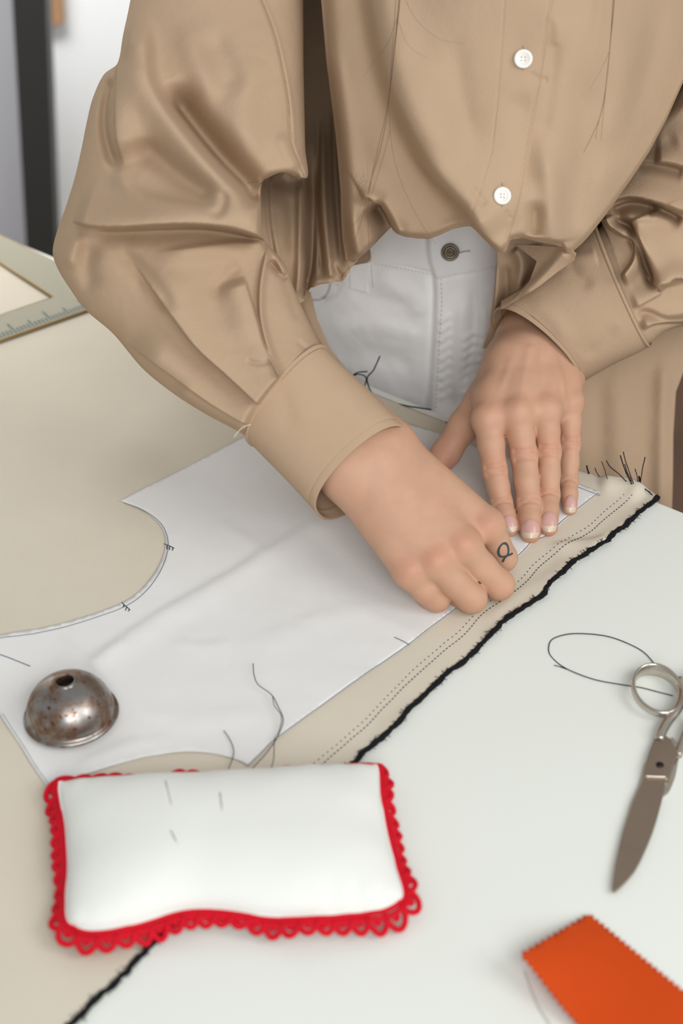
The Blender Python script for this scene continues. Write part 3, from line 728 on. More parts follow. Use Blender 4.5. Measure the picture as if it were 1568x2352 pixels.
# nails
def nail(cx, cy, wx, ly, rot, tip=.22):
    nu, nv_ = 13, 15; rows = []; ok = True
    cr, sr = math.cos(rot), math.sin(rot); c0, n0 = cast(cx, cy)
    if n0@FWD > 0: n0 = -n0
    for j in range(nv_):
        v = j/(nv_-1)*2-1; row = []
        half = wx/2*(math.sqrt(1-.72*((-v-.45)/.55)**2) if v < -.45 else (1-.14*max(0, v-.5)/.5))
        for i in range(nu):
            u = i/(nu-1)*2-1
            yy = v*ly/2*(1 if v < .5 else 1)+(0 if v < .3 else -(u*u)*ly*.10*(v-.3)/.7)
            x, y = u*half, yy
            p, n = cast(cx+x*cr-y*sr, cy+x*sr+y*cr)
            row.append((p, u, v))
        rows.append(row)
    G = np.zeros((nv_, nu, 3)); prev = c0
    for j in range(nv_):
        for i in range(nu):
            p, u, v = rows[j][i]
            if p is None or np.linalg.norm(p-c0) > .02:
                p = np.array([np.nan]*3)
            G[j, i] = p
    # fill missed points from a quadratic fit so that the nail plate stays a smooth arch
    uu, vv = np.meshgrid(np.linspace(-1, 1, nu), np.linspace(-1, 1, nv_)); A = np.stack([np.ones_like(uu), uu, vv, uu*vv, uu**2, vv**2, uu**2*vv, uu*vv**2], -1).reshape(-1, 8)
    Gf = G.reshape(-1, 3); m = ~np.isnan(Gf[:, 0]); Q = np.zeros_like(Gf)
    for k in range(3): Q[:, k] = A@np.linalg.lstsq(A[m], Gf[m, k], rcond=None)[0]
    Q = Q.reshape(nv_, nu, 3)+n0*(.0009-.0006*(np.abs(uu)**4)-.0009*(np.clip(-vv, 0, 1)**6))[..., None]
    fs = grid_faces(nv_, nu); k = int((nv_-1)*(1-tip))*(nu-1)
    Qb = Q-n0*.0005
    mb.add(Q.reshape(-1, 3), fs[:k], 1); mb.add(Q.reshape(-1, 3), fs[k:], 2); mb.add(Qb.reshape(-1, 3), fs[k:][:, ::-1], 2)
nail(1171, 1203, 31, 42, -.22); nail(1218, 1215, 39, 46, .0); nail(1261, 1199, 34, 50, .0); nail(1310, 1158, 25, 43, -.03)
# tattoos: a small looped ribbon mark on the index finger, a spot on the middle finger
def ink(pts, wd, n=30):
    q = arclen(pts, n); Pn = [cast(x, y) for x, y in q]; Pn = [(p, nn) for p, nn in Pn if p is not None]
    if len(Pn) < 3: return
    p = np.array([a for a, _ in Pn]); nn = np.array([b for _, b in Pn]); nn = np.where((nn@FWD > 0)[:, None], -nn, nn)
    t = np.gradient(p, axis=0); s = np.cross(nn, t); s /= np.linalg.norm(s, axis=1)[:, None]+1e-9; w_ = np.full(len(p), wd); w_[0] *= .5; w_[-1] *= .5
    m = len(p); mb.add(np.concatenate([p-s*w_[:, None]/2+nn*.0003, p+s*w_[:, None]/2+nn*.0003]), [(i, i+1, m+i+1, m+i) for i in range(m-1)], 3)
ink([(1154, 1291), (1157, 1283), (1165, 1274), (1167, 1262), (1163, 1250), (1155, 1248), (1147, 1256), (1144, 1268), (1148, 1277), (1157, 1278), (1167, 1275), (1177, 1271)], .0017, 50)
ink([(1098, 1335), (1101, 1338), (1104, 1341)], .0012, 6)
person = empty('person', (float(hipc[0]), float(hipc[1]), 0), label='person in an oversized tan shirt and white jeans leaning over the table', cat='person')
body = mb.build('body', [M['skin'], M['nail'], M['nail_tip'], M['tattoo']], person)
# blood tint over knuckles and finger ends
vc = body.data.color_attributes.new('tint', 'FLOAT_COLOR', 'POINT')
allv = np.array(mb.v); tint = np.zeros(len(allv))
spots = [(TT((a, b, c)), r, s) for a, b, c, r, s in ((1124, 1203, .06, .011, .9), (1064, 1246, .058, .012, .7), (1000, 1282, .053, .010, .8), (938, 1306, .046, .010, .9), (1110, 1390, .02, .012, .35), (1165, 1360, .02, .012, .35), (1010, 1390, .02, .012, .4))]
for n in jb:
    J = [TT(p) for p in jb[n]]; up = np.array([0, -.4, .9])
    spots += [(J[0]+up*.01, .012, .25), (J[1]+up*.007, .009, .75), (J[2]+up*.006, .007, .45), (J[3], .010, .8)]
spots += [(TT(tj[2]), .016, .8), (TT(tj[3]), .016, .9)]
for c, r, s in spots: tint += s*np.exp(-(((allv-c)**2).sum(1))/r**2)
nz = .5+.5*vnoise(allv, 60, 5); vein = np.clip(.35-np.abs(vnoise(allv, 38, 8)), 0, 1)*.8
tint = np.clip(tint*(.6+.6*nz), 0, 1)
col = np.ones((len(allv), 4)); col[:, 0] += .03*tint; col[:, 1] -= .17*tint; col[:, 2] -= .16*tint
col[:, 0] -= .06*vein; col[:, 2] += .02*vein
vc.data.foreach_set('color', col.ravel())
# ------------------------------------------------------------------ clothes
def relief(V, strokes, direction, mask=None, fine=.0006, seed=0, gain=1.0):
    """push a surface along one fixed world direction by the drawn folds, plus small wrinkles"""
    px, py, _ = proj(V)
    h = stroke_h(px, py, strokes)*gain
    if fine: h = h+fine*(vnoise(V, 30, seed)+.6*vnoise(V, 75, seed+1)+.35*vnoise(V, 190, seed+2)+.16*vnoise(V, 420, seed+3))
    if mask is not None: h = h*mask
    return V+h[..., None]*direction
def todir(px, py):
    d = CAM-P(px, py, 1.2); return d/np.linalg.norm(d)
def tube_rings(rings, nr, nc, smooth=True):
    """rings: (Lx,Ly, Rx,Ry, Fx,Fy, depth centre, half thickness)"""
    r = catmull(np.array(rings, float), nr)
    L_ = P(r[:, 0], r[:, 1], r[:, 6]); R_ = P(r[:, 2], r[:, 3], r[:, 6]); M_ = (L_+R_)/2
    F_ = P(r[:, 4], r[:, 5], r[:, 6]-r[:, 7])
    th = np.linspace(0, 2*math.pi, nc, endpoint=False)
    sn = np.sin(th); sn = np.sign(sn)*np.abs(sn)**.8
    c = np.cos(th)[None, :, None]; s = sn[None, :, None]
    return M_[:, None]+c*(R_-L_)[:, None]/2+s*(F_-M_)[:, None], np.broadcast_to(np.clip(np.sin(th)*2.0, 0, 1)[None], (nr, nc))
def coons(top, right, bottom, left, nu, nv_):
    t = arclen(top, nu, False); b = arclen(bottom, nu, False); l = arclen(left, nv_, False); r = arclen(right, nv_, False)
    u = np.linspace(0, 1, nu)[None, :, None]; v = np.linspace(0, 1, nv_)[:, None, None]
    return (1-v)*t[None]+v*b[None]+(1-u)*l[:, None]+u*r[:, None]-((1-u)*(1-v)*t[0]+u*(1-v)*t[-1]+(1-u)*v*b[0]+u*v*b[-1])

# ---- shirt front
BOT = [(795, 610), (812, 602), (832, 588), (850, 571), (872, 548), (895, 526), (912, 535), (930, 542), (958, 547), (985, 549), (1010, 540), (1040, 527), (1068, 520), (1082, 519), (1092, 528), (1110, 548), (1132, 570), (1148, 580), (1157, 583), (1163, 575), (1171, 552), (1200, 548), (1240, 558), (1275, 564), (1292, 568), (1302, 582), (1312, 582), (1335, 560), (1362, 528), (1392, 490), (1420, 452), (1450, 410), (1490, 350), (1530, 275), (1568, 190), (1610, 95)]
LEFT = [(735, -560), (736, -300), (737, 0), (742, 60), (750, 140), (760, 220), (770, 300), (777, 370), (783, 440), (784, 500), (787, 550), (795, 610)]
TOP = [(735, -560), (1640, -560)]; RIGHT = [(1640, -560), (1636, -200), (1625, 0), (1610, 95)]
nu, nv_ = 380, 400
G = coons(TOP, RIGHT, BOT, LEFT, nu, nv_)
dep = tps([(740, -560, 1.31), (1050, -560, 1.22), (1300, -560, 1.21), (1640, -560, 1.30), (740, -150, 1.235), (1050, -150, 1.15), (1300, -150, 1.14), (1640, -150, 1.25), (740, 100, 1.225), (950, 100, 1.165), (1200, 100, 1.15), (1400, 100, 1.165), (1620, 100, 1.27),
           (765, 300, 1.235), (900, 300, 1.19), (1100, 300, 1.17), (1250, 300, 1.172), (1400, 300, 1.20), (1510, 300, 1.25), (790, 500, 1.25), (900, 500, 1.24), (1000, 520, 1.225), (1120, 520, 1.20), (1160, 580, 1.205), (1250, 520, 1.20), (1320, 560, 1.235), (1420, 420, 1.235), (800, 600, 1.262)])
D_ = dep(G[..., 0], G[..., 1])
# edges roll away from the viewer
ui = np.arange(nu)[None]; vi = np.arange(nv_)[:, None]
du = ui*905/nu; dv = (nv_-1-vi)*2.9
D_ = D_+.020*np.exp(-(du/16.)**2)+.012*np.exp(-(dv/9.)**2)
FS = [
 # long drape running down to the button band
 ([(850, -60), (870, 60), (900, 180), (950, 290), (1010, 390), (1080, 470), (1140, 555)], .020, 70, 26, .1, .1),
 ([(830, -60), (845, 60), (868, 180), (905, 290), (960, 390), (1030, 475), (1085, 530)], -.015, 34, 44, .1, .1),
 ([(930, 330), (990, 400), (1060, 470), (1120, 540), (1155, 578)], .010, 34, 8, .35, .05),
 # left hanging fold with the small hollow under it
 ([(760, 60), (785, 200), (800, 330), (808, 450), (815, 590)], .010, 30, 30, .2, .1),
 ([(850, 468), (866, 488), (880, 515), (886, 545)], -.045, 26, 20, .2, .0),
 ([(818, 470), (835, 454), (858, 450), (880, 468), (905, 505), (930, 538)], .010, 14, 16, .2, .1),
 ([(832, 456), (852, 450), (876, 482), (900, 528)], .020, 42, 4, .15, .0),
 ([(812, 470), (818, 520), (826, 590)], .006, 12, 14, .3, .1),
 # fullness right of the band
 ([(1190, 200), (1205, 330), (1195, 450)], -.004, 30, 30), ([(1275, 60), (1262, 200), (1240, 330)], -.003, 20, 30),
 ([(1250, 300), (1262, 420), (1278, 560)], .008, 30, 26, .4, .05), ([(1225, 455), (1228, 500), (1226, 545)], -.010, 18, 18, .4, .1),
 ([(1330, 120), (1345, 300), (1330, 440), (1310, 570)], -.006, 40, 36, .3, .2), ([(1440, 20), (1440, 180), (1410, 330), (1350, 500), (1312, 575)], .008, 45, 40, .3, .1),
 ([(1520, -60), (1500, 100), (1450, 260), (1370, 420)], -.006, 30, 36, .3, .2),
 ([(1180, 552), (1230, 556), (1285, 566)], -.006, 10, 10, .2, .2),
 # small pull marks round the buttons
 ([(1215, 165), (1235, 180), (1262, 186)], -.0016, 9, 7), ([(1080, 425), (1100, 450), (1118, 470)], -.0018, 9, 9), ([(1160, 480), (1166, 495), (1172, 505)], -.0012, 5, 5),
 ([(1255, 30), (1280, 60), (1275, 110)], .0015, 12, 12),
 ([(960, 120), (1000, 260), (1060, 380)], .003, 40, 40, .3, .3), ([(1040, 60), (1060, 220), (1090, 360)], -.003, 30, 30, .3, .3),
]
# button band edge: the overlapping layer stands proud
band_edge = [(1270, -160), (1268, 0), (1255, 90), (1238, 200), (1222, 290), (1210, 360), (1200, 420), (1186, 480), (1170, 535), (1158, 580)]
bi = np.interp(G[..., 1], [p[1] for p in band_edge], [p[0] for p in band_edge])
D_ = D_-.0038*(1-sstep(G[..., 0]-bi, -1.5, 1.5))
st_in = [(1160, -160), (1158, 0), (1150, 120), (1140, 250), (1128, 350), (1105, 430), (1080, 490)]
si = np.interp(G[..., 1], [p[1] for p in st_in], [p[0] for p in st_in])
D_ = D_+.0006*np.exp(-((G[..., 0]-si)/2.0)**2)+.0006*np.exp(-((G[..., 0]-bi+7)/1.6)**2)
V = P(G[..., 0], G[..., 1], D_)
V = relief(V, FS, todir(1100, 300), fine=.0003, seed=1, gain=1.0)
front_grid = V.copy()
# turn the lower edge and the free left edge under, back towards the body
back = -todir(1100, 500); last = V[-1]; up_ = np.array([0, 0, 1.0]); rows = [last+back*(.010*k)+up_*(.004*k+.0012*k*k) for k in range(1, 7)]
Vf = np.concatenate([V, np.stack(rows)], 0)
colL = Vf[:, 0]; cols = [colL+back*(.022*k)+np.array([.0016*k, 0, 0]) for k in range(6, 0, -1)]
Vf = np.concatenate([np.stack(cols, 1), Vf], 1)
shirt = mesh_obj('shirt', Vf.reshape(-1, 3), grid_faces(Vf.shape[0], Vf.shape[1])[:, ::-1], M['shirt'], label='oversized tan cotton shirt')
child(shirt, person); solid(shirt, .0008, -1)
def patch(name, top, right, bottom, left, ctrl, strokes, nu, nv_, curl=.03, fine=.0006, mat='shirt', par=None, seed=3, **kw):
    G = coons(top, right, bottom, left, nu, nv_); V = P(G[..., 0], G[..., 1], tps(ctrl)(G[..., 0], G[..., 1]))
    dr = todir(G[..., 0].mean(), G[..., 1].mean()); V = relief(V, strokes, dr, fine=fine, seed=seed)
    if curl:
        V = np.concatenate([V, np.stack([V[-1]-dr*curl*k/4+np.array([0, 0, .002*k]) for k in range(1, 5)])], 0)
    o = mesh_obj(name, V.reshape(-1, 3), grid_faces(V.shape[0], V.shape[1])[:, ::-1], M[mat], **kw); child(o, par or shirt); solid(o, .0008, -1); return o
# ---- side of the shirt: vertical folds between sleeve and front
patch('side_panel', [(560, -160), (860, -160)], [(860, -160), (860, 300), (850, 480), (822, 596), (808, 612)], [(560, 720), (640, 712), (684, 700), (700, 690), (712, 664), (735, 652), (765, 647), (786, 646), (792, 628), (808, 612)], [(560, -160), (560, 720)],
      [(560, -160, 1.38), (700, -160, 1.44), (860, -160, 1.44), (560, 300, 1.33), (700, 300, 1.40), (850, 300, 1.38), (560, 700, 1.28), (640, 560, 1.275), (700, 560, 1.30), (760, 560, 1.295), (850, 480, 1.31), (700, 690, 1.30), (800, 610, 1.28)],
      [([(716, 330), (718, 480), (716, 600), (700, 690)], -.026, 9, 15, .3, .05), ([(738, 250), (741, 400), (748, 530), (760, 645)], .014, 10, 13, .3, .05),
       ([(733, 250), (729, 450), (735, 560), (740, 640)], -.014, 7, 8, .3, .1), ([(768, 200), (770, 400), (778, 520), (786, 620)], -.012, 8, 9, .3, .1),
       ([(690, 410), (690, 500), (688, 600), (684, 690)], .012, 16, 10, .1, .1), ([(622, 400), (625, 500), (640, 600)], .002, 6, 6, .1, .1), ([(610, 400), (614, 500), (630, 600)], -.004, 8, 5, .1, .1),
       ([(640, 400), (660, 420), (700, 412)], -.010, 14, 20, .2, .2), ([(660, 430), (668, 520), (662, 600)], -.004, 14, 12, .3, .3),
       ([(760, 600), (775, 625), (790, 640)], -.004, 6, 6, .2, .2), ([(700, 660), (730, 645), (770, 648)], .006, 9, 9, .2, .2)], 160, 280, curl=.03, seed=5)
# ---- shirt tails hanging behind the hips
patch('shirt_tail', [(640, 660), (712, 672)], [(712, 672), (728, 735), (755, 795), (795, 850), (830, 900)], [(640, 900), (830, 900)], [(640, 660), (640, 900)],
      [(640, 660, 1.36), (712, 672, 1.345), (640, 900, 1.42), (830, 900, 1.40), (755, 795, 1.37)], [([(690, 680), (720, 760), (780, 850)], .004, 14, 8)], 50, 60, curl=0, seed=6)
patch('shirt_tail', [(1105, 500), (1420, 500)], [(1420, 500), (1400, 800)], [(1108, 800), (1400, 800)], [(1140, 500), (1141, 590), (1134, 680), (1122, 760), (1108, 800)],
      [(1110, 500, 1.32), (1400, 500, 1.34), (1110, 800, 1.36), (1400, 800, 1.38), (1200, 640, 1.335)],
      [([(1178, 568), (1196, 590), (1200, 630), (1185, 700)], .010, 9, 14, .1, .3), ([(1215, 560), (1225, 610), (1205, 680)], -.018, 18, 16, .1, .3), ([(1160, 600), (1162, 680), (1150, 740)], -.006, 10, 10), ([(1145, 590), (1140, 680), (1128, 760)], .006, 8, 8)], 110, 110, curl=0, seed=7)
# lower roll of the front that drops behind the button corner towards the cuff
patch('shirt_fold', [(1180, 560), (1305, 568)], [(1305, 568), (1322, 584), (1316, 600)], [(1150, 712), (1190, 688), (1235, 660), (1280, 625), (1316, 600)], [(1180, 560), (1232, 600), (1215, 645), (1185, 682), (1150, 712)],
      [(1180, 560, 1.29), (1305, 568, 1.245), (1316, 600, 1.25), (1150, 712, 1.30), (1232, 600, 1.275), (1235, 660, 1.272)],
      [([(1300, 575), (1250, 630), (1190, 685)], .006, 12, 14, .1, .2)], 70, 60, curl=.012, seed=8)
patch('shirt_tail', [(1300, 700), (1660, 700)], [(1660, 700), (1590, 800), (1552, 900), (1546, 1000), (1545, 1100), (1540, 1260)], [(1240, 1260), (1540, 1260)], [(1300, 700), (1240, 1260)],
      [(1300, 700, 1.41), (1660, 700, 1.44), (1240, 1260, 1.43), (1540, 1260, 1.44), (1430, 950, 1.42)],
      [([(1420, 820), (1425, 1000), (1430, 1200)], .003, 30, 30), ([(1370, 840), (1375, 1000), (1380, 1200)], -.003, 26, 26), ([(1480, 820), (1475, 1000), (1480, 1200)], -.0025, 24, 26), ([(1525, 800), (1520, 1000), (1518, 1200)], .006, 20, 18)], 100, 110, curl=0, seed=9)
# back of the shirt
th = np.linspace(math.radians(-25), math.radians(205), 90); zz_ = np.linspace(1.36, .80, 60)
V = np.array([[(.12+.24*math.cos(a)*(1-.25*(z > 1.2)*(z-1.2)/.16), 1.33+.15*math.sin(a)+.01*math.sin(7*a), z) for a in th] for z in zz_])
child(mesh_obj('back_panel', V.reshape(-1, 3), grid_faces(60, 90), M['shirt']), shirt); 

# ---- sleeve on the left of the photo
OL = [(352, -260), (322, -120), (300, 0), (284, 78), (272, 142), (238, 172), (214, 224), (201, 275), (190, 330), (178, 385), (166, 430), (150, 480), (134, 525), (123, 566), (124, 592), (136, 622), (156, 655), (200, 714), (262, 768), (330, 848), (400, 905), (470, 950), (530, 982), (577, 1010)]
OR = [(700, -260), (700, -120), (696, 0), (696, 70), (696, 140), (697, 190), (698, 240), (699, 290), (700, 340), (704, 408), (655, 386), (606, 408), (597, 470), (598, 530), (612, 560), (640, 590), (658, 615), (668, 645), (684, 685), (698, 715), (712, 745), (724, 770), (734, 790), (742, 806)]
OR0 = list(OR); OR0[9:17] = [(698, 396), (691, 420), (679, 450), (664, 485), (652, 520), (647, 548), (651, 575), (659, 607)]
n = len(OL); t_ = np.linspace(0, 1, n); rings = []
for i in range(n):
    u = t_[i]; mx_, my_ = (OL[i][0]+OR0[i][0])/2, (OL[i][1]+OR0[i][1])/2
    k = sstep(i, 14, n-1)
    fx = mx_-28*k; fy = my_-22*k
    if i < 12: fy += 10
    dc = np.interp(i, [0, 4, 9, 13, 17, n-1], [1.30, 1.25, 1.235, 1.235, 1.225, 1.205])
    hd = np.interp(i, [0, 4, 9, 12, 15, 19, n-1], [.06, .062, .064, .068, .062, .050, .038])
    rings.append((*OL[i], *OR0[i], fx, fy, dc, hd))
rings.append((604, 1036, 768, 838, 662, 908, 1.206, .033))
Vs, msk = tube_rings(rings, 430, 460)
# the inner side tucks in below the armpit flap
ra = catmull(np.array([(*a, *b, r_[6]) for a, b, r_ in zip(OR+[(768, 838)], OR0+[(768, 838)], rings)]), 430)
dlt = P(ra[:, 0], ra[:, 1], ra[:, 4])-P(ra[:, 2], ra[:, 3], ra[:, 4]); cth = np.cos(np.linspace(0, 2*math.pi, 460, endpoint=False))
Vs = Vs+dlt[:, None]*(((1+cth)/2)**5)[None, :, None]
tt_ = np.linspace(0, 1, 430); seamk = 1-sstep(tt_, (n-1.55)/n, (n-1.0)/n); msk = msk*seamk[:, None]
SA = [
 ([(277, 120), (270, 200), (268, 270), (272, 330), (287, 382)], .020, 60, 4, .0, .25),
 ([(255, 175), (243, 230), (240, 290), (252, 350), (278, 400)], -.010, 12, 14, .1, .2),
 ([(330, 30), (330, 120), (338, 190), (362, 240), (405, 300), (460, 365), (520, 425), (590, 485), (650, 545)], .020, 22, 50, .15, .1),
 ([(380, 185), (420, 245), (470, 310), (520, 370), (570, 425), (596, 480)], -.032, 34, 24, .2, .1),
 ([(600, 130), (560, 220), (560, 300), (600, 370)], .006, 40, 40, .3, .3), ([(480, 60), (520, 150), (560, 220)], -.005, 30, 40, .3, .3),
 ([(420, 40), (450, 140), (500, 240)], .005, 30, 30, .3, .3),
 ([(300, 310), (350, 350), (410, 400), (470, 445), (505, 472)], -.010, 26, 34, .25, .2),
 ([(265, 370), (290, 425), (340, 458), (400, 470), (460, 480), (500, 480)], .004, 14, 22, .2, .2),
 ([(508, 430), (512, 462), (500, 488), (470, 492)], -.004, 12, 12, .3, .3),
 # the big overhanging fold at the elbow
 ([(165, 505), (220, 518), (300, 518), (380, 513), (450, 513), (520, 520), (580, 537), (618, 556)], .031, 56, 3.5, .08, .02),
 ([(190, 535), (280, 534), (380, 530), (470, 530), (540, 540), (600, 556)], -.010, 6, 26, .2, .1),
 ([(350, 585), (440, 572), (530, 562), (614, 562)], .006, 9, 26, .3, .05),
 ([(185, 530), (165, 580), (160, 625)], .008, 18, 26, .3, .3), ([(215, 545), (200, 610), (215, 680)], -.006, 22, 20, .3, .3),
 ([(250, 545), (300, 600), (360, 660), (400, 720)], -.006, 20, 26, .3, .2), ([(560, 600), (520, 640), (480, 690)], -.005, 18, 18, .3, .3),
 ([(500, 600), (540, 690), (560, 800)], .005, 40, 40, .3, .3),
 # pleats into the cuff
 ([(618, 556), (606, 605), (597, 660), (597, 720), (606, 770), (620, 815), (638, 857)], .0075, 11, 5, .0, .0),
 ([(556, 632), (570, 680), (586, 735), (603, 795), (634, 852)], .011, 3.5, 52, .1, .0),
 ([(300, 590), (350, 660), (400, 728), (450, 792), (520, 856), (592, 922)], .0165, 85, 3.5, .3, .0),
 ([(290, 785), (350, 826), (420, 876), (490, 925), (574, 974)], .015, 60, 3.5, .25, .0),
 ([(395, 885), (460, 935), (520, 968), (574, 990)], .008, 26, 3, .2, .0),
 ([(560, 823), (590, 830), (622, 826)], -.002, 6, 6), ([(680, 780), (700, 800), (725, 808)], -.0015, 7, 6), ([(650, 620), (668, 680), (690, 740)], -.003, 12, 12, .2, .2),
 ([(620, 560), (640, 600), (655, 640)], .008, 16, 7, .0, .2), ([(616, 600), (640, 625), (662, 640)], -.008, 10, 8, .1, .1),
 ([(590, -20), (625, 70), (645, 150), (660, 230), (668, 320), (700, 405)], -.0022, 2.0, 2.0, 0, 0), ([(597, -20), (633, 70), (653, 150), (668, 230), (676, 320)], .0012, 5, 5, 0, 0),
 ([(603, 424), (625, 412), (655, 408), (692, 413)], -.022, 11, 11, .1, .15), ([(640, 300), (660, 350), (690, 390)], .005, 20, 20, .3, .2),
]
qx, qy, _ = proj(Vs); rw = tt_*n
arch = np.exp(-((qx-650)/34)**2)*np.exp(-((qy-408)/26)**2)*((rw > 8.2) & (rw < 10.9))[:, None]
Vs = Vs+arch[..., None]*UP*(17/3250)
Vs = relief(Vs, SA, todir(450, 550), msk, fine=.0005, seed=11, gain=1.15)
sl = mesh_obj('sleeve', Vs.reshape(-1, 3), grid_faces(*Vs.shape[:2], True), M['shirt'], label='balloon sleeve bent at the elbow, gathered in pleats at the cuff'); child(sl, shirt)
# cuff
def cuff(rings, strokes, cen, seed, nc=260, nr=110):
    Vc, mk = tube_rings(rings, nr, nc); Vc = relief(Vc, strokes, todir(*cen), mk, fine=.0002, seed=seed)
    # raised seam row at the sleeve end, stitched groove at the hem
    cenl = Vc.mean(1, keepdims=True); out = Vc-cenl; out /= np.linalg.norm(out, axis=2, keepdims=True)
    s = np.linspace(0, 1, nr)[:, None, None]
    Vc = Vc+out*(.0012*np.exp(-((s-.015)/.02)**2)-.0006*np.exp(-((s-.05)/.008)**2)-.0006*np.exp(-((s-.93)/.008)**2)+.0012*(1-s))
    o = mesh_obj('cuff', Vc.reshape(-1, 3), grid_faces(nr, nc, True), M['shirt']); child(o, shirt); solid(o, .0016, 0); return Vc
cuA = [(577, 1012, 743, 805, 632, 880, 1.205, .036), (596, 1032, 775, 836, 657, 905, 1.206, .036), (634, 1072, 823, 880, 698, 945, 1.207, .035), (683, 1124, 876, 930, 744, 995, 1.208, .034), (735, 1184, 934, 990, 797, 1048, 1.209, .033)]
VcA = cuff(cuA, [([(640, 870), (660, 940), (670, 1000)], -.0012, 20, 24, .3, .3), ([(760, 860), (800, 920), (860, 990)], .0015, 30, 30, .3, .3)], (740, 980), 21)
# ---- sleeve on the right of the photo
UB = [(1380, 520), (1372, 490), (1385, 455), (1420, 405), (1470, 330), (1530, 250), (1600, 150), (1680, 20), (1720, -140), (1700, -300)]
DB = [(1486, 792), (1530, 760), (1590, 745), (1660, 740), (1740, 720), (1830, 660), (1900, 540), (1940, 380), (1950, 120), (1920, -160)]
rings = []
for i, (a, b) in enumerate(zip(UB, DB)):
    k = 1-sstep(i, 0, 4); mx_, my_ = (a[0]+b[0])/2, (a[1]+b[1])/2
    rings.append((*a, *b, mx_-12*k+10, my_+8*k-8, np.interp(i, [0, 3, 6, 9], [1.315, 1.33, 1.33, 1.34]), np.interp(i, [0, 3, 6, 9], [.040, .055, .07, .06])))
rings.insert(0, (1330, 562, 1452, 802, 1386, 686, 1.319, .034))
Vb, mskb = tube_rings(rings, 330, 380)
mskb = mskb*sstep(np.linspace(0, 1, 330), 1/10, 1.5/10)[:, None]
SB = [
 ([(1388, 470), (1440, 452), (1500, 462), (1580, 490)], .018, 50, 3.5, .1, .0), ([(1400, 482), (1450, 466), (1510, 478), (1570, 505)], -.012, 4, 18, .1, .1),
 ([(1500, 372), (1540, 375), (1590, 390)], .012, 40, 3.5, .2, .0), ([(1450, 375), (1510, 380), (1570, 395)], -.005, 5, 18, .2, .1),
 ([(1440, 330), (1500, 340), (1560, 320)], -.004, 20, 20, .3, .2), ([(1480, 300), (1540, 260), (1600, 230)], .006, 20, 20, .3, .2),
 # collapsed tuck above the cuff
 ([(1390, 495), (1398, 515), (1425, 535), (1452, 548), (1460, 570), (1455, 600), (1435, 630), (1412, 655)], .016, 16, 5, .05, .15),
 ([(1400, 506), (1440, 518), (1452, 540), (1472, 590), (1490, 630), (1502, 668)], -.014, 11, 11, .1, .15),
 ([(1449, 503), (1461, 530), (1485, 584), (1503, 628), (1512, 667)], .016, 60, 4, .05, .1),
 ([(1372, 585), (1388, 615), (1408, 655)], .007, 22, 3.5, .1, .05),
 ([(1500, 465), (1495, 485), (1485, 495)], -.006, 8, 8, .2, .2), ([(1420, 490), (1470, 500), (1520, 500), (1555, 520)], .006, 12, 12, .2, .2),
 ([(1512, 668), (1530, 652), (1548, 638), (1585, 640)], .014, 30, 4, .05, .1), ([(1440, 715), (1500, 682), (1520, 670)], .006, 30, 3.5, .1, .1),
 ([(1470, 760), (1500, 742), (1560, 738), (1600, 740)], .010, 26, 4, .1, .1), ([(1440, 740), (1480, 720), (1530, 735), (1590, 730)], -.008, 10, 14, .2, .1),
]
Vb = relief(Vb, SB, todir(1450, 600), mskb, fine=.0005, seed=13, gain=1.2)
child(mesh_obj('sleeve', Vb.reshape(-1, 3), grid_faces(*Vb.shape[:2], True), M['shirt'], label='sleeve with crumpled tucks running out of the frame'), shirt)
cuB = [(1372, 508, 1492, 788, 1422, 655, 1.316, .042), (1340, 548, 1462, 806, 1390, 680, 1.318, .041), (1262, 618, 1405, 834, 1330, 718, 1.321, .040), (1190, 672, 1355, 862, 1280, 742, 1.324, .039), (1133, 722, 1322, 880, 1246, 760, 1.326, .038)]
VcB = cuff(cuB, [([(1300, 590), (1330, 640), (1370, 660)], -.003, 18, 18, .3, .3), ([(1200, 680), (1260, 720), (1320, 800)], .002, 20, 20, .3, .3), ([(1330, 820), (1380, 790), (1420, 740)], -.002, 16, 16, .3, .3), ([(1290, 600), (1350, 590), (1372, 585)], .003, 12, 18, .2, .1)], (1280, 720), 22)
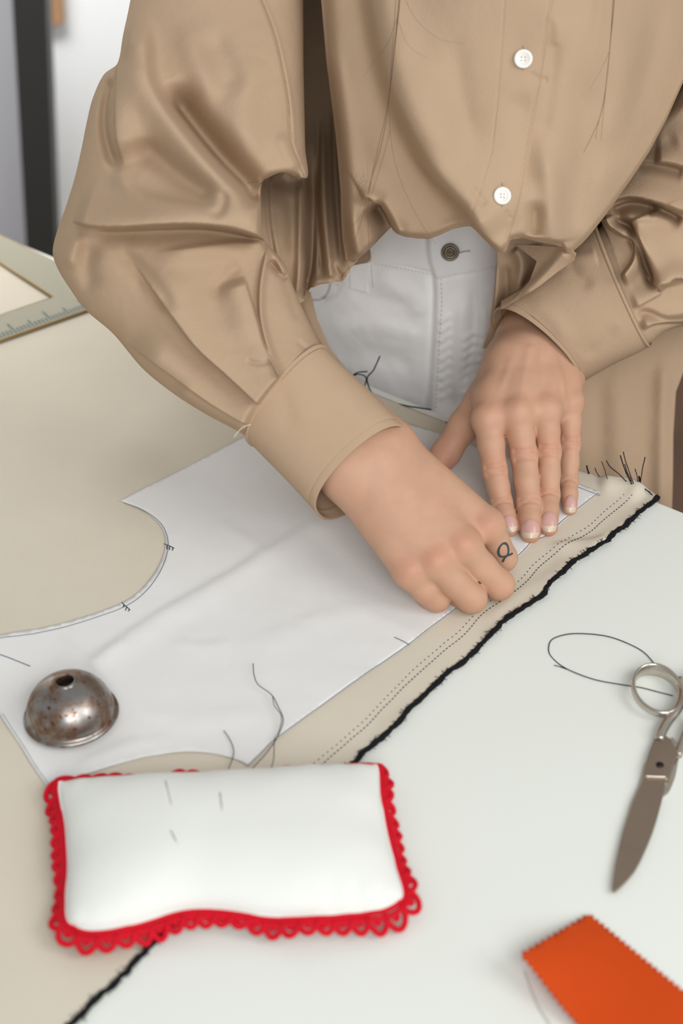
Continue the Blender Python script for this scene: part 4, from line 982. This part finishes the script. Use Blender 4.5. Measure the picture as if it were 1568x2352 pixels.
# shirt buttons
fb_ = BVHTree.FromPolygons([Vector(v) for v in Vf.reshape(-1, 3)], [tuple(int(k) for k in f) for f in grid_faces(Vf.shape[0], Vf.shape[1])])
def hit(px, py, tree=fb_):
    d = Vector(P(px, py, 1.)-CAM).normalized(); h = tree.ray_cast(Vector(CAM), d)
    nrm_ = np.array(h[1]); nrm_ = -nrm_ if nrm_@FWD > 0 else nrm_; return np.array(h[0]), nrm_
for bx, by in ((1201, 135), (1152, 450)):
    p, nrm_ = hit(bx, by); nrm_ = nrm_*.5+todir(bx, by)*.5; nrm_ /= np.linalg.norm(nrm_)
    mb = MB(); R = .0062 if by < 300 else .0060
    mb.lathe([(0, .0014), (R*.55, .0015), (R*.72, .0022), (R*.9, .0024), (R, .0016), (R, .0004), (R*.9, 0), (0, 0)], p+nrm_*.0008, 32, nrm_)
    bt = mb.build('shirt_button', M['shell'], shirt, label='pearly white four-hole button')
    rot = np.array(Vector((0, 0, 1)).rotation_difference(Vector(nrm_)).to_matrix())
    # axes close to the picture's horizontal / vertical lying in the button's plane
    ux = np.array([1.0, 0, 0]); ux = ux-nrm_*(ux@nrm_); ux /= np.linalg.norm(ux); uy = np.cross(nrm_, ux); mb = MB()
    for sx in (-1, 1):
        for sy in (-1, 1):
            c = p+nrm_*.0024+ux*sx*.0011+uy*sy*.0010; mb.tube([c, c+nrm_*.0002], .00048, 8)
    child(mb.build('button_hole', M['shirt_thread'], None), shirt)
    mb = MB(); q, _ = hit(bx+2, by-24); q2, _ = hit(bx+1, by+22); mb.tube([q+nrm_*.0004, q+nrm_*.0004+uy*.0016], .0006, 6); mb.tube([q2+nrm_*.0004, q2+nrm_*.0004-uy*.0010], .0005, 6)
    child(mb.build('buttonhole_stitch', M['shirt_thread'], None), shirt)
# stray thread at the cuff seam
mb = MB(); wire(mb, [P(576, 975, 1.165), P(560, 980, 1.166), P(548, 990, 1.168), P(537, 1004, 1.17)], .0003, 24, .0002)
child(mb.build('stray_thread', M['white_thread'], None, label='pale stray thread'), shirt)

# ---- jeans
zc = np.linspace(.912, .50, 300); th = np.linspace(math.pi, 3*math.pi, 560, endpoint=False)
def hipsec(z):
    k = sstep(z, .96, .80); return .145+.030*k, .105+.020*k
ca_, sa_ = math.cos(math.radians(-16)), math.sin(math.radians(-16))
V = np.array([[(hipc[0]+ca_*hipsec(z)[0]*math.cos(a)-sa_*hipsec(z)[1]*math.sin(a), hipc[1]+sa_*hipsec(z)[0]*math.cos(a)+ca_*hipsec(z)[1]*math.sin(a), z) for a in th] for z in zc])
# parts drawn where the photo shows them, by height and side on the garment
JS = [([(985, 545), (988, 590), (1002, 640), (1001, 700), (995, 800), (985, 950)], .0040, 34, 3.5, 0, 0), ([(992, 640), (996, 760), (984, 940)], -.003, 4, 9, 0, 0),
      ([(800, 598), (860, 605), (930, 615), (990, 628)], -.0018, 3, 3, 0, 0), ([(1000, 640), (1070, 632), (1130, 618), (1160, 610)], -.0016, 3, 3, 0, 0),
      ([(1060, 660), (1058, 760), (1050, 860), (1046, 940)], .003, 16, 16), ([(1085, 650), (1092, 740), (1075, 860), (1050, 900)], -.0025, 9, 9), ([(1110, 700), (1108, 780), (1090, 850)], .0025, 12, 9),
      ([(740, 760), (830, 745), (920, 760), (980, 790)], .0022, 22, 26), ([(760, 820), (860, 815), (960, 850)], -.0022, 26, 26), ([(860, 620), (930, 680), (985, 730)], .002, 30, 24), ([(800, 660), (880, 690), (960, 700)], -.0015, 22, 22),
      ([(740, 690), (765, 680), (785, 650)], -.003, 3, 3, 0, 0), ([(720, 700), (745, 690), (770, 660)], -.002, 10, 6, 0, 0)]
for k in range(9): JS.append(([(1005, 742+k*22), (1022, 730+k*22), (1038, 716+k*22)], .0013, 7, 5, .3, .3))
for k in range(7): JS.append(([(1052, 780+k*22), (1085, 768+k*21), (1120, 764+k*18)], .0016, 8, 6, .3, .3))
fm = np.clip(-np.sin(th)*2, 0, 1)[None]*np.ones((len(zc), 1))
V = relief(V, JS, np.array([0, -.96, .28]), fm, fine=.0007, seed=15, gain=1.5)
jeans = mesh_obj('jeans', V.reshape(-1, 3), grid_faces(300, 560, True), M['denim'], label='white denim jeans'); child(jeans, person)
jt = BVHTree.FromPolygons([Vector(v) for v in V.reshape(-1, 3)], [tuple(int(k) for k in f) for f in grid_faces(300, 560, True)])
mb = MB(); p, n_ = hit(1033, 578, jt); n_ = n_*.7+todir(1033, 578)*.3; n_ /= np.linalg.norm(n_); R = .0072
mb.lathe([(0, .0022), (R*.16, .0022), (R*.2, .0030), (R*.36, .0030), (R*.42, .0020), (R*.66, .0019), (R*.74, .0030), (R*.93, .0028), (R, .0016), (R*.95, 0), (0, 0)], p+n_*.001, 40, n_)
mb.build('jeans_button', M['bronze'], jeans, label='aged round metal button')
def on_jeans(pts, r, name, mat, seg=None, lift=.0004, n=80, label=None):
    q = arclen(pts, n); W = []
    for x, y in q:
        try: a, b = hit(x, y, jt); W.append(a+b*lift)
        except Exception: pass
    mb = MB()
    if seg:
        for i in range(0, len(W)-seg, seg*2): mb.tube(W[i:i+seg+1], r, 5)
    else: mb.tube(W, r, 6)
    mb.build(name, mat, jeans, **({'label': label} if label else {}))
on_jeans([(1056, 580), (1066, 577), (1080, 576)], .0007, 'buttonhole', M['denim_thread'], n=10)
on_jeans([(1012, 640), (1014, 700), (1008, 800), (1000, 940)], .0003, 'fly_stitching', M['denim_thread'], 2, n=120)
on_jeans([(858, 606), (920, 616), (985, 630)], .00025, 'waistband_stitching', M['denim_thread'], 2, n=60)
def pad(corners, name, h=.0022):
    pts = [hit(x, y, jt) for x, y in corners]; a = np.array([p for p, _ in pts]); nn_ = np.mean([q for _, q in pts], 0); nn_ /= np.linalg.norm(nn_); k = len(a)
    mb = MB(); mb.add(list(a-nn_*.001)+list(a+nn_*h), [tuple(range(k, 2*k))]+[(i, (i+1) % k, k+(i+1) % k, k+i) for i in range(k)])
    o = mb.build(name, M['denim'], jeans, smooth=False); bevel(o, .0007, 3)
pad([(806, 600), (852, 603), (846, 672), (806, 662)], 'belt_loop')
on_jeans([(718, 688), (738, 686), (752, 672), (760, 650)], .0007, 'pocket_edge', M['denim_thread'], lift=.0006, n=24)
# legs and shoes, behind the table
for s, nm in ((-.088, 'a'), (.088, 'b')):
    mb = MB(); pts = np.array([(hipc[0]+s*.95, hipc[1], .56), (hipc[0]+s*1.05, hipc[1], .40), (hipc[0]+s*1.1, 1.30, .22), (hipc[0]+s*1.1, 1.31, .07)])
    q = arclen(pts, 40); mb.tube(q, np.interp(np.linspace(0, 1, 40), [0, .4, 1], [.087, .062, .050]), 40); mb.build('jeans_leg', M['denim'], jeans)
    mb = MB(); Sx = hipc[0]+s*1.1; V = []; nn2 = 24
    secs = [(1.36, .022, .030, .045), (1.345, .034, .05, .085), (1.30, .036, .05, .10), (1.25, .038, .04, .075), (1.19, .043, .028, .055), (1.13, .040, .022, .045), (1.095, .020, .014, .03)]
    for (y, wx, hz, top) in secs:
        for j in range(nn2):
            a = 2*math.pi*j/nn2; V.append((Sx+wx*math.cos(a), y, max(0.0, top/2+top/2*math.sin(a)*1.0)))
    mb.add(V, list(grid_faces(len(secs), nn2, True))+[tuple(range(nn2)), tuple(range(len(V)-1, len(V)-nn2-1, -1))]); mb.build('shoe', M['shoe'], person)
# ---- long strands of hair hanging in front of the shirt
HS = [([(925, -120), (918, 0), (905, 120), (893, 230), (876, 330), (850, 420), (832, 500), (800, 590)], 1.13, .00032), ([(922, -120), (914, 20), (900, 160), (888, 250), (868, 340), (848, 440), (845, 520), (856, 660)], 1.13, .00026),
      ([(915, -100), (905, 60), (895, 210), (895, 290), (906, 370), (930, 440), (965, 510), (1000, 560)], 1.135, .00018), ([(895, 300), (880, 360), (852, 450), (835, 490), (792, 535)], 1.14, .00015),
      ([(912, 40), (890, 100), (860, 140), (834, 176)], 1.14, .00012), ([(930, 0), (960, 50), (1010, 90), (1066, 100)], 1.14, .00011), ([(915, 50), (935, 100), (965, 125), (982, 132)], 1.14, .0001),
      ([(1415, -120), (1410, 0), (1401, 100), (1392, 190), (1380, 260), (1360, 310), (1340, 350)], 1.12, .00032), ([(1412, -120), (1405, 40), (1396, 150), (1386, 230), (1372, 290), (1367, 320)], 1.12, .00024),
      ([(1396, 150), (1388, 230), (1382, 290), (1380, 322)], 1.12, .0002), ([(1398, 120), (1380, 160), (1360, 195), (1352, 212)], 1.13, .00011)]
mb = MB()
for i, (pts, dd_, r) in enumerate(HS):
    if i == 7: child(mb.build('hair', M['hair'], None, label='long loose brown strands left of the buttons'), person); mb = MB()
    q = arclen(pts, 70); dmin = []
    for x, y in q:
        h = fb_.ray_cast(Vector(CAM), Vector(P(x, y, 1.)-CAM).normalized())
        dmin.append(min(dd_+.02, (proj(np.array(h[0]))[2]-.006) if h[0] is not None else 9))
    dl = np.minimum(np.minimum.accumulate(np.array(dmin)[::-1])[::-1], dd_+.02)
    r *= .9
    mb.tube(P(q[:, 0], q[:, 1], np.convolve(np.pad(dl, 4, 'edge'), np.ones(9)/9, 'valid')), np.linspace(r, r*.5, 70), 5)
child(mb.build('hair', M['hair'], None, label='long loose brown strands right of the buttons'), person)

# ------------------------------------------------------------------ pincushion
CW = [T(128, 1792, .016), T(872, 1752, .018), T(946, 2088, .014), T(140, 2152, .014)]
def bil(u, v): return (1-v)*((1-u)*CW[0]+u*CW[1])+v*((1-u)*CW[3]+u*CW[2])
nu2, nv2 = 150, 84; Vt = np.zeros((nv2, nu2, 3)); Vbm = np.zeros((nv2, nu2, 3))
ex = CW[1]-CW[0]; ex /= np.linalg.norm(ex); ey = np.cross([0, 0, 1], ex)
for j in range(nv2):
    for i in range(nu2):
        u, v = i/(nu2-1), j/(nv2-1); U, W_ = 2*u-1, 2*v-1
        pin_x = -.0055*(1-W_*W_)*U; pin_y = (.013*(1-U*U)*max(W_, 0)*math.exp(-((U+.30)/.40)**2)+.004*(1-U*U)*min(W_, 0))
        cr_ = (abs(U)*abs(W_))**7*(.3 if W_ < 0 else 1.0)
        p = bil(u, v)+ex*pin_x+ey*pin_y-ex*math.copysign(.0075*cr_, U)+ey*math.copysign(.0075*cr_, W_)*(1)
        prof = (max(0, 1-abs(U)**3.2)*max(0, 1-abs(W_)**2.6))**.52
        e1_ = min(1, max(0, (abs(W_)-.45)/.5)); e2_ = min(1, max(0, (abs(U)-.6)/.35))
        edge_w = .0009*math.sin(26*u+3*v)*e1_*e1_+.0009*math.sin(18*v+2)*e2_*e2_
        Vt[j, i] = p+np.array([0, 0, .0235*prof+edge_w*prof]); Vbm[j, i] = p-np.array([0, 0, .0135*prof])
Vt = Vt+np.array([0, 0, 1.0])*(.0007*vnoise(Vt, 40, 4)+.0010*vnoise(Vt, 18, 5))[..., None]*np.clip((Vt[..., 2:]-TZ-.015)*60, 0, 1)
Vt[..., 2] += (.0011*np.sin((Vt@ex)*420+2*vnoise(Vt, 25, 6))*np.exp(-((np.abs(np.linspace(-1, 1, nv2))-.9)/.10)**2)[:, None]*(vnoise(Vt, 22, 9) > 0)*np.clip(vnoise(Vt, 22, 9), 0, 1))
cush = empty('pincushion', tuple((CW[0]+CW[2])/2*[1, 1, 0]+[0, 0, TZ]), label='white cotton pincushion with a red crocheted edge in the foreground', cat='pincushion')
mb = MB(); mb.add(Vt.reshape(-1, 3), grid_faces(nv2, nu2)[:, ::-1]); mb.add(Vbm.reshape(-1, 3), grid_faces(nv2, nu2))
cb = mb.build('cushion', M['cushion'], cush); wl = cb.modifiers.new('weld', 'WELD'); wl.merge_threshold = .0001
bnd = np.concatenate([Vt[0], Vt[1:, -1], Vt[-1, ::-1][1:], Vt[::-1, 0][1:-1]])
mb = MB(); mb.tube(np.r_[bnd, bnd[:1]], .0011, 8); mb.build('seam_piping', M['cushion'], cush)
# red crochet trim: foundation cord, row of arches with holes, scalloped outer loops
ring = arclen(np.r_[bnd, bnd[:1]], 1400, False); cc = ring.mean(0); tg = np.gradient(ring, axis=0); tg /= np.linalg.norm(tg, axis=1)[:, None]
outw = np.stack([tg[:, 1], -tg[:, 0], 0*tg[:, 0]], 1)
if ((ring-cc)*outw).sum(1).mean() < 0: outw = -outw
# smooth the outward direction round the corners
k_ = 41
outw = np.stack([np.convolve(np.r_[outw[-k_:, c], outw[:, c], outw[:k_, c]], np.ones(k_)/k_, 'same')[k_:-k_] for c in range(3)], 1); outw /= np.linalg.norm(outw, axis=1)[:, None]
sper = np.linspace(0, 1, 1400)
wave = .0022*np.sin(sper*2*math.pi*9)+.0015*np.sin(sper*2*math.pi*17+1)
droop = -.0065
keep = np.ones(1400); sx_ = (ring-CW[0])@ex/np.linalg.norm(CW[1]-CW[0]); isb = outw[:, 1] > .55; keep[isb & (sx_ > .70)] = .25; keep[isb & (sx_ < .10)] = .4; keep = keep*(.92+.28*np.sin(np.linspace(0, 2*math.pi*7, 1400)+1)*np.cos(np.linspace(0, 2*math.pi*3, 1400))); keep = np.convolve(np.r_[keep[-20:], keep, keep[:20]], np.ones(41)/41, 'valid')
def trim(s, o):
    o = np.asarray(o)*np.interp((s % 1)*1399, np.arange(1400), keep)
    i = (s % 1)*1399; p = np.stack([np.interp(i, np.arange(1400), ring[:, c]) for c in range(3)], -1); w_ = np.stack([np.interp(i, np.arange(1400), outw[:, c]) for c in range(3)], -1)
    wv = np.interp(i, np.arange(1400), wave); z = p[..., 2]+np.where(o > 0, droop*(o/.010)+wv*(o/.010), 0); z = np.maximum(z, TZ+.0016)
    q = p+w_*np.asarray(o)[..., None]; q[..., 2] = z; return q
mb = MB(); nsc = 62
ss_ = np.linspace(0, 1, 700)
for o0, r in ((.0012, .0017), (.0036, .0016)): mb.tube(trim(ss_, np.full(700, o0)), r, 6)
for i in range(nsc):
    a = i/nsc; w0 = 1/nsc; tt = np.linspace(0, 1, 16)
    o_ = .0030+.0066*np.sin(tt*math.pi)**.6; mb.tube(trim(a+w0*(tt*1.04-.02), o_), .0018, 7)
    o_ = .0030+.0036*np.sin(tt*math.pi)**.8*(tt > 0); mb.tube(trim(a+w0*(.5+.42*(tt-.5)), .0030+.0030*np.abs(np.sin(tt*math.pi))), .0013, 6)
    mb.tube(trim(np.full(5, a), np.linspace(.002, .0060, 5)), .0016, 6)
mb.build('lace_trim', M['red'], cush, label='red crocheted scalloped lace edging')
# needles lying pushed into the cushion
ct = BVHTree.FromPolygons([Vector(v) for v in Vt.reshape(-1, 3)], [tuple(int(k) for k in f) for f in grid_faces(nv2, nu2)])
for (a, b, lb) in (((380, 1795), (393, 1848), 'thin steel needle in the pincushion, leftmost by its far edge'), ((505, 1822), (510, 1864), 'thin steel needle in the pincushion, right of the other two'), ((392, 1908), (408, 1940), 'thin steel needle in the pincushion, nearest to its middle')):
    mb = MB(); p, n1 = hit(*a, ct); q, n2 = hit(*b, ct); m_ = (p+q)/2
    mb.tube([p+n1*.0004, m_+n1*.0006, q+n2*.0001, q-n2*.0025], [.0003, .0003, .00024, .0001], 8); o = mb.build('needle', M['steel'], label=lb, cat='needle', group='needles in the pincushion')
# ------------------------------------------------------------------ light
w = bpy.data.worlds.new('World'); scene.world = w; w.use_nodes = True
w.node_tree.nodes['Background'].inputs[0].default_value = (1, 1, 1, 1); w.node_tree.nodes['Background'].inputs[1].default_value = .44
def area(name, loc, target, size, power, color=(1, 1, 1)):
    l = bpy.data.lights.new(name, 'AREA'); l.shape = 'RECTANGLE'; l.size = size[0]; l.size_y = size[1]; l.energy = power; l.color = color
    o = bpy.data.objects.new(name, l); COL.objects.link(o); o.location = loc
    o.rotation_euler = (Vector(target)-Vector(loc)).to_track_quat('-Z', 'Y').to_euler(); return o
area('window_light', (1.7, -.1, 2.3), (.1, 1.1, .85), (1.2, 1.2), 21, (1, .99, .97))
area('front_light', (.35, -1.05, 2.2), (0, 1.2, .85), (1.3, 1.2), 30, (1, 1, 1))
w_ = area('added_wall_fill', (-.9, 1.75, 2.3), (-.75, 2.45, .3), (1.4, .5), 19, (1, 1, 1)); w_.data.spread = math.radians(85)  # added fill with no real fixture, only to brighten the back wall
vs = scene.view_settings; vs.view_transform = 'Standard'; vs.look = 'None'; vs.gamma = 1; vs.use_curve_mapping = False; vs.exposure = 0.0
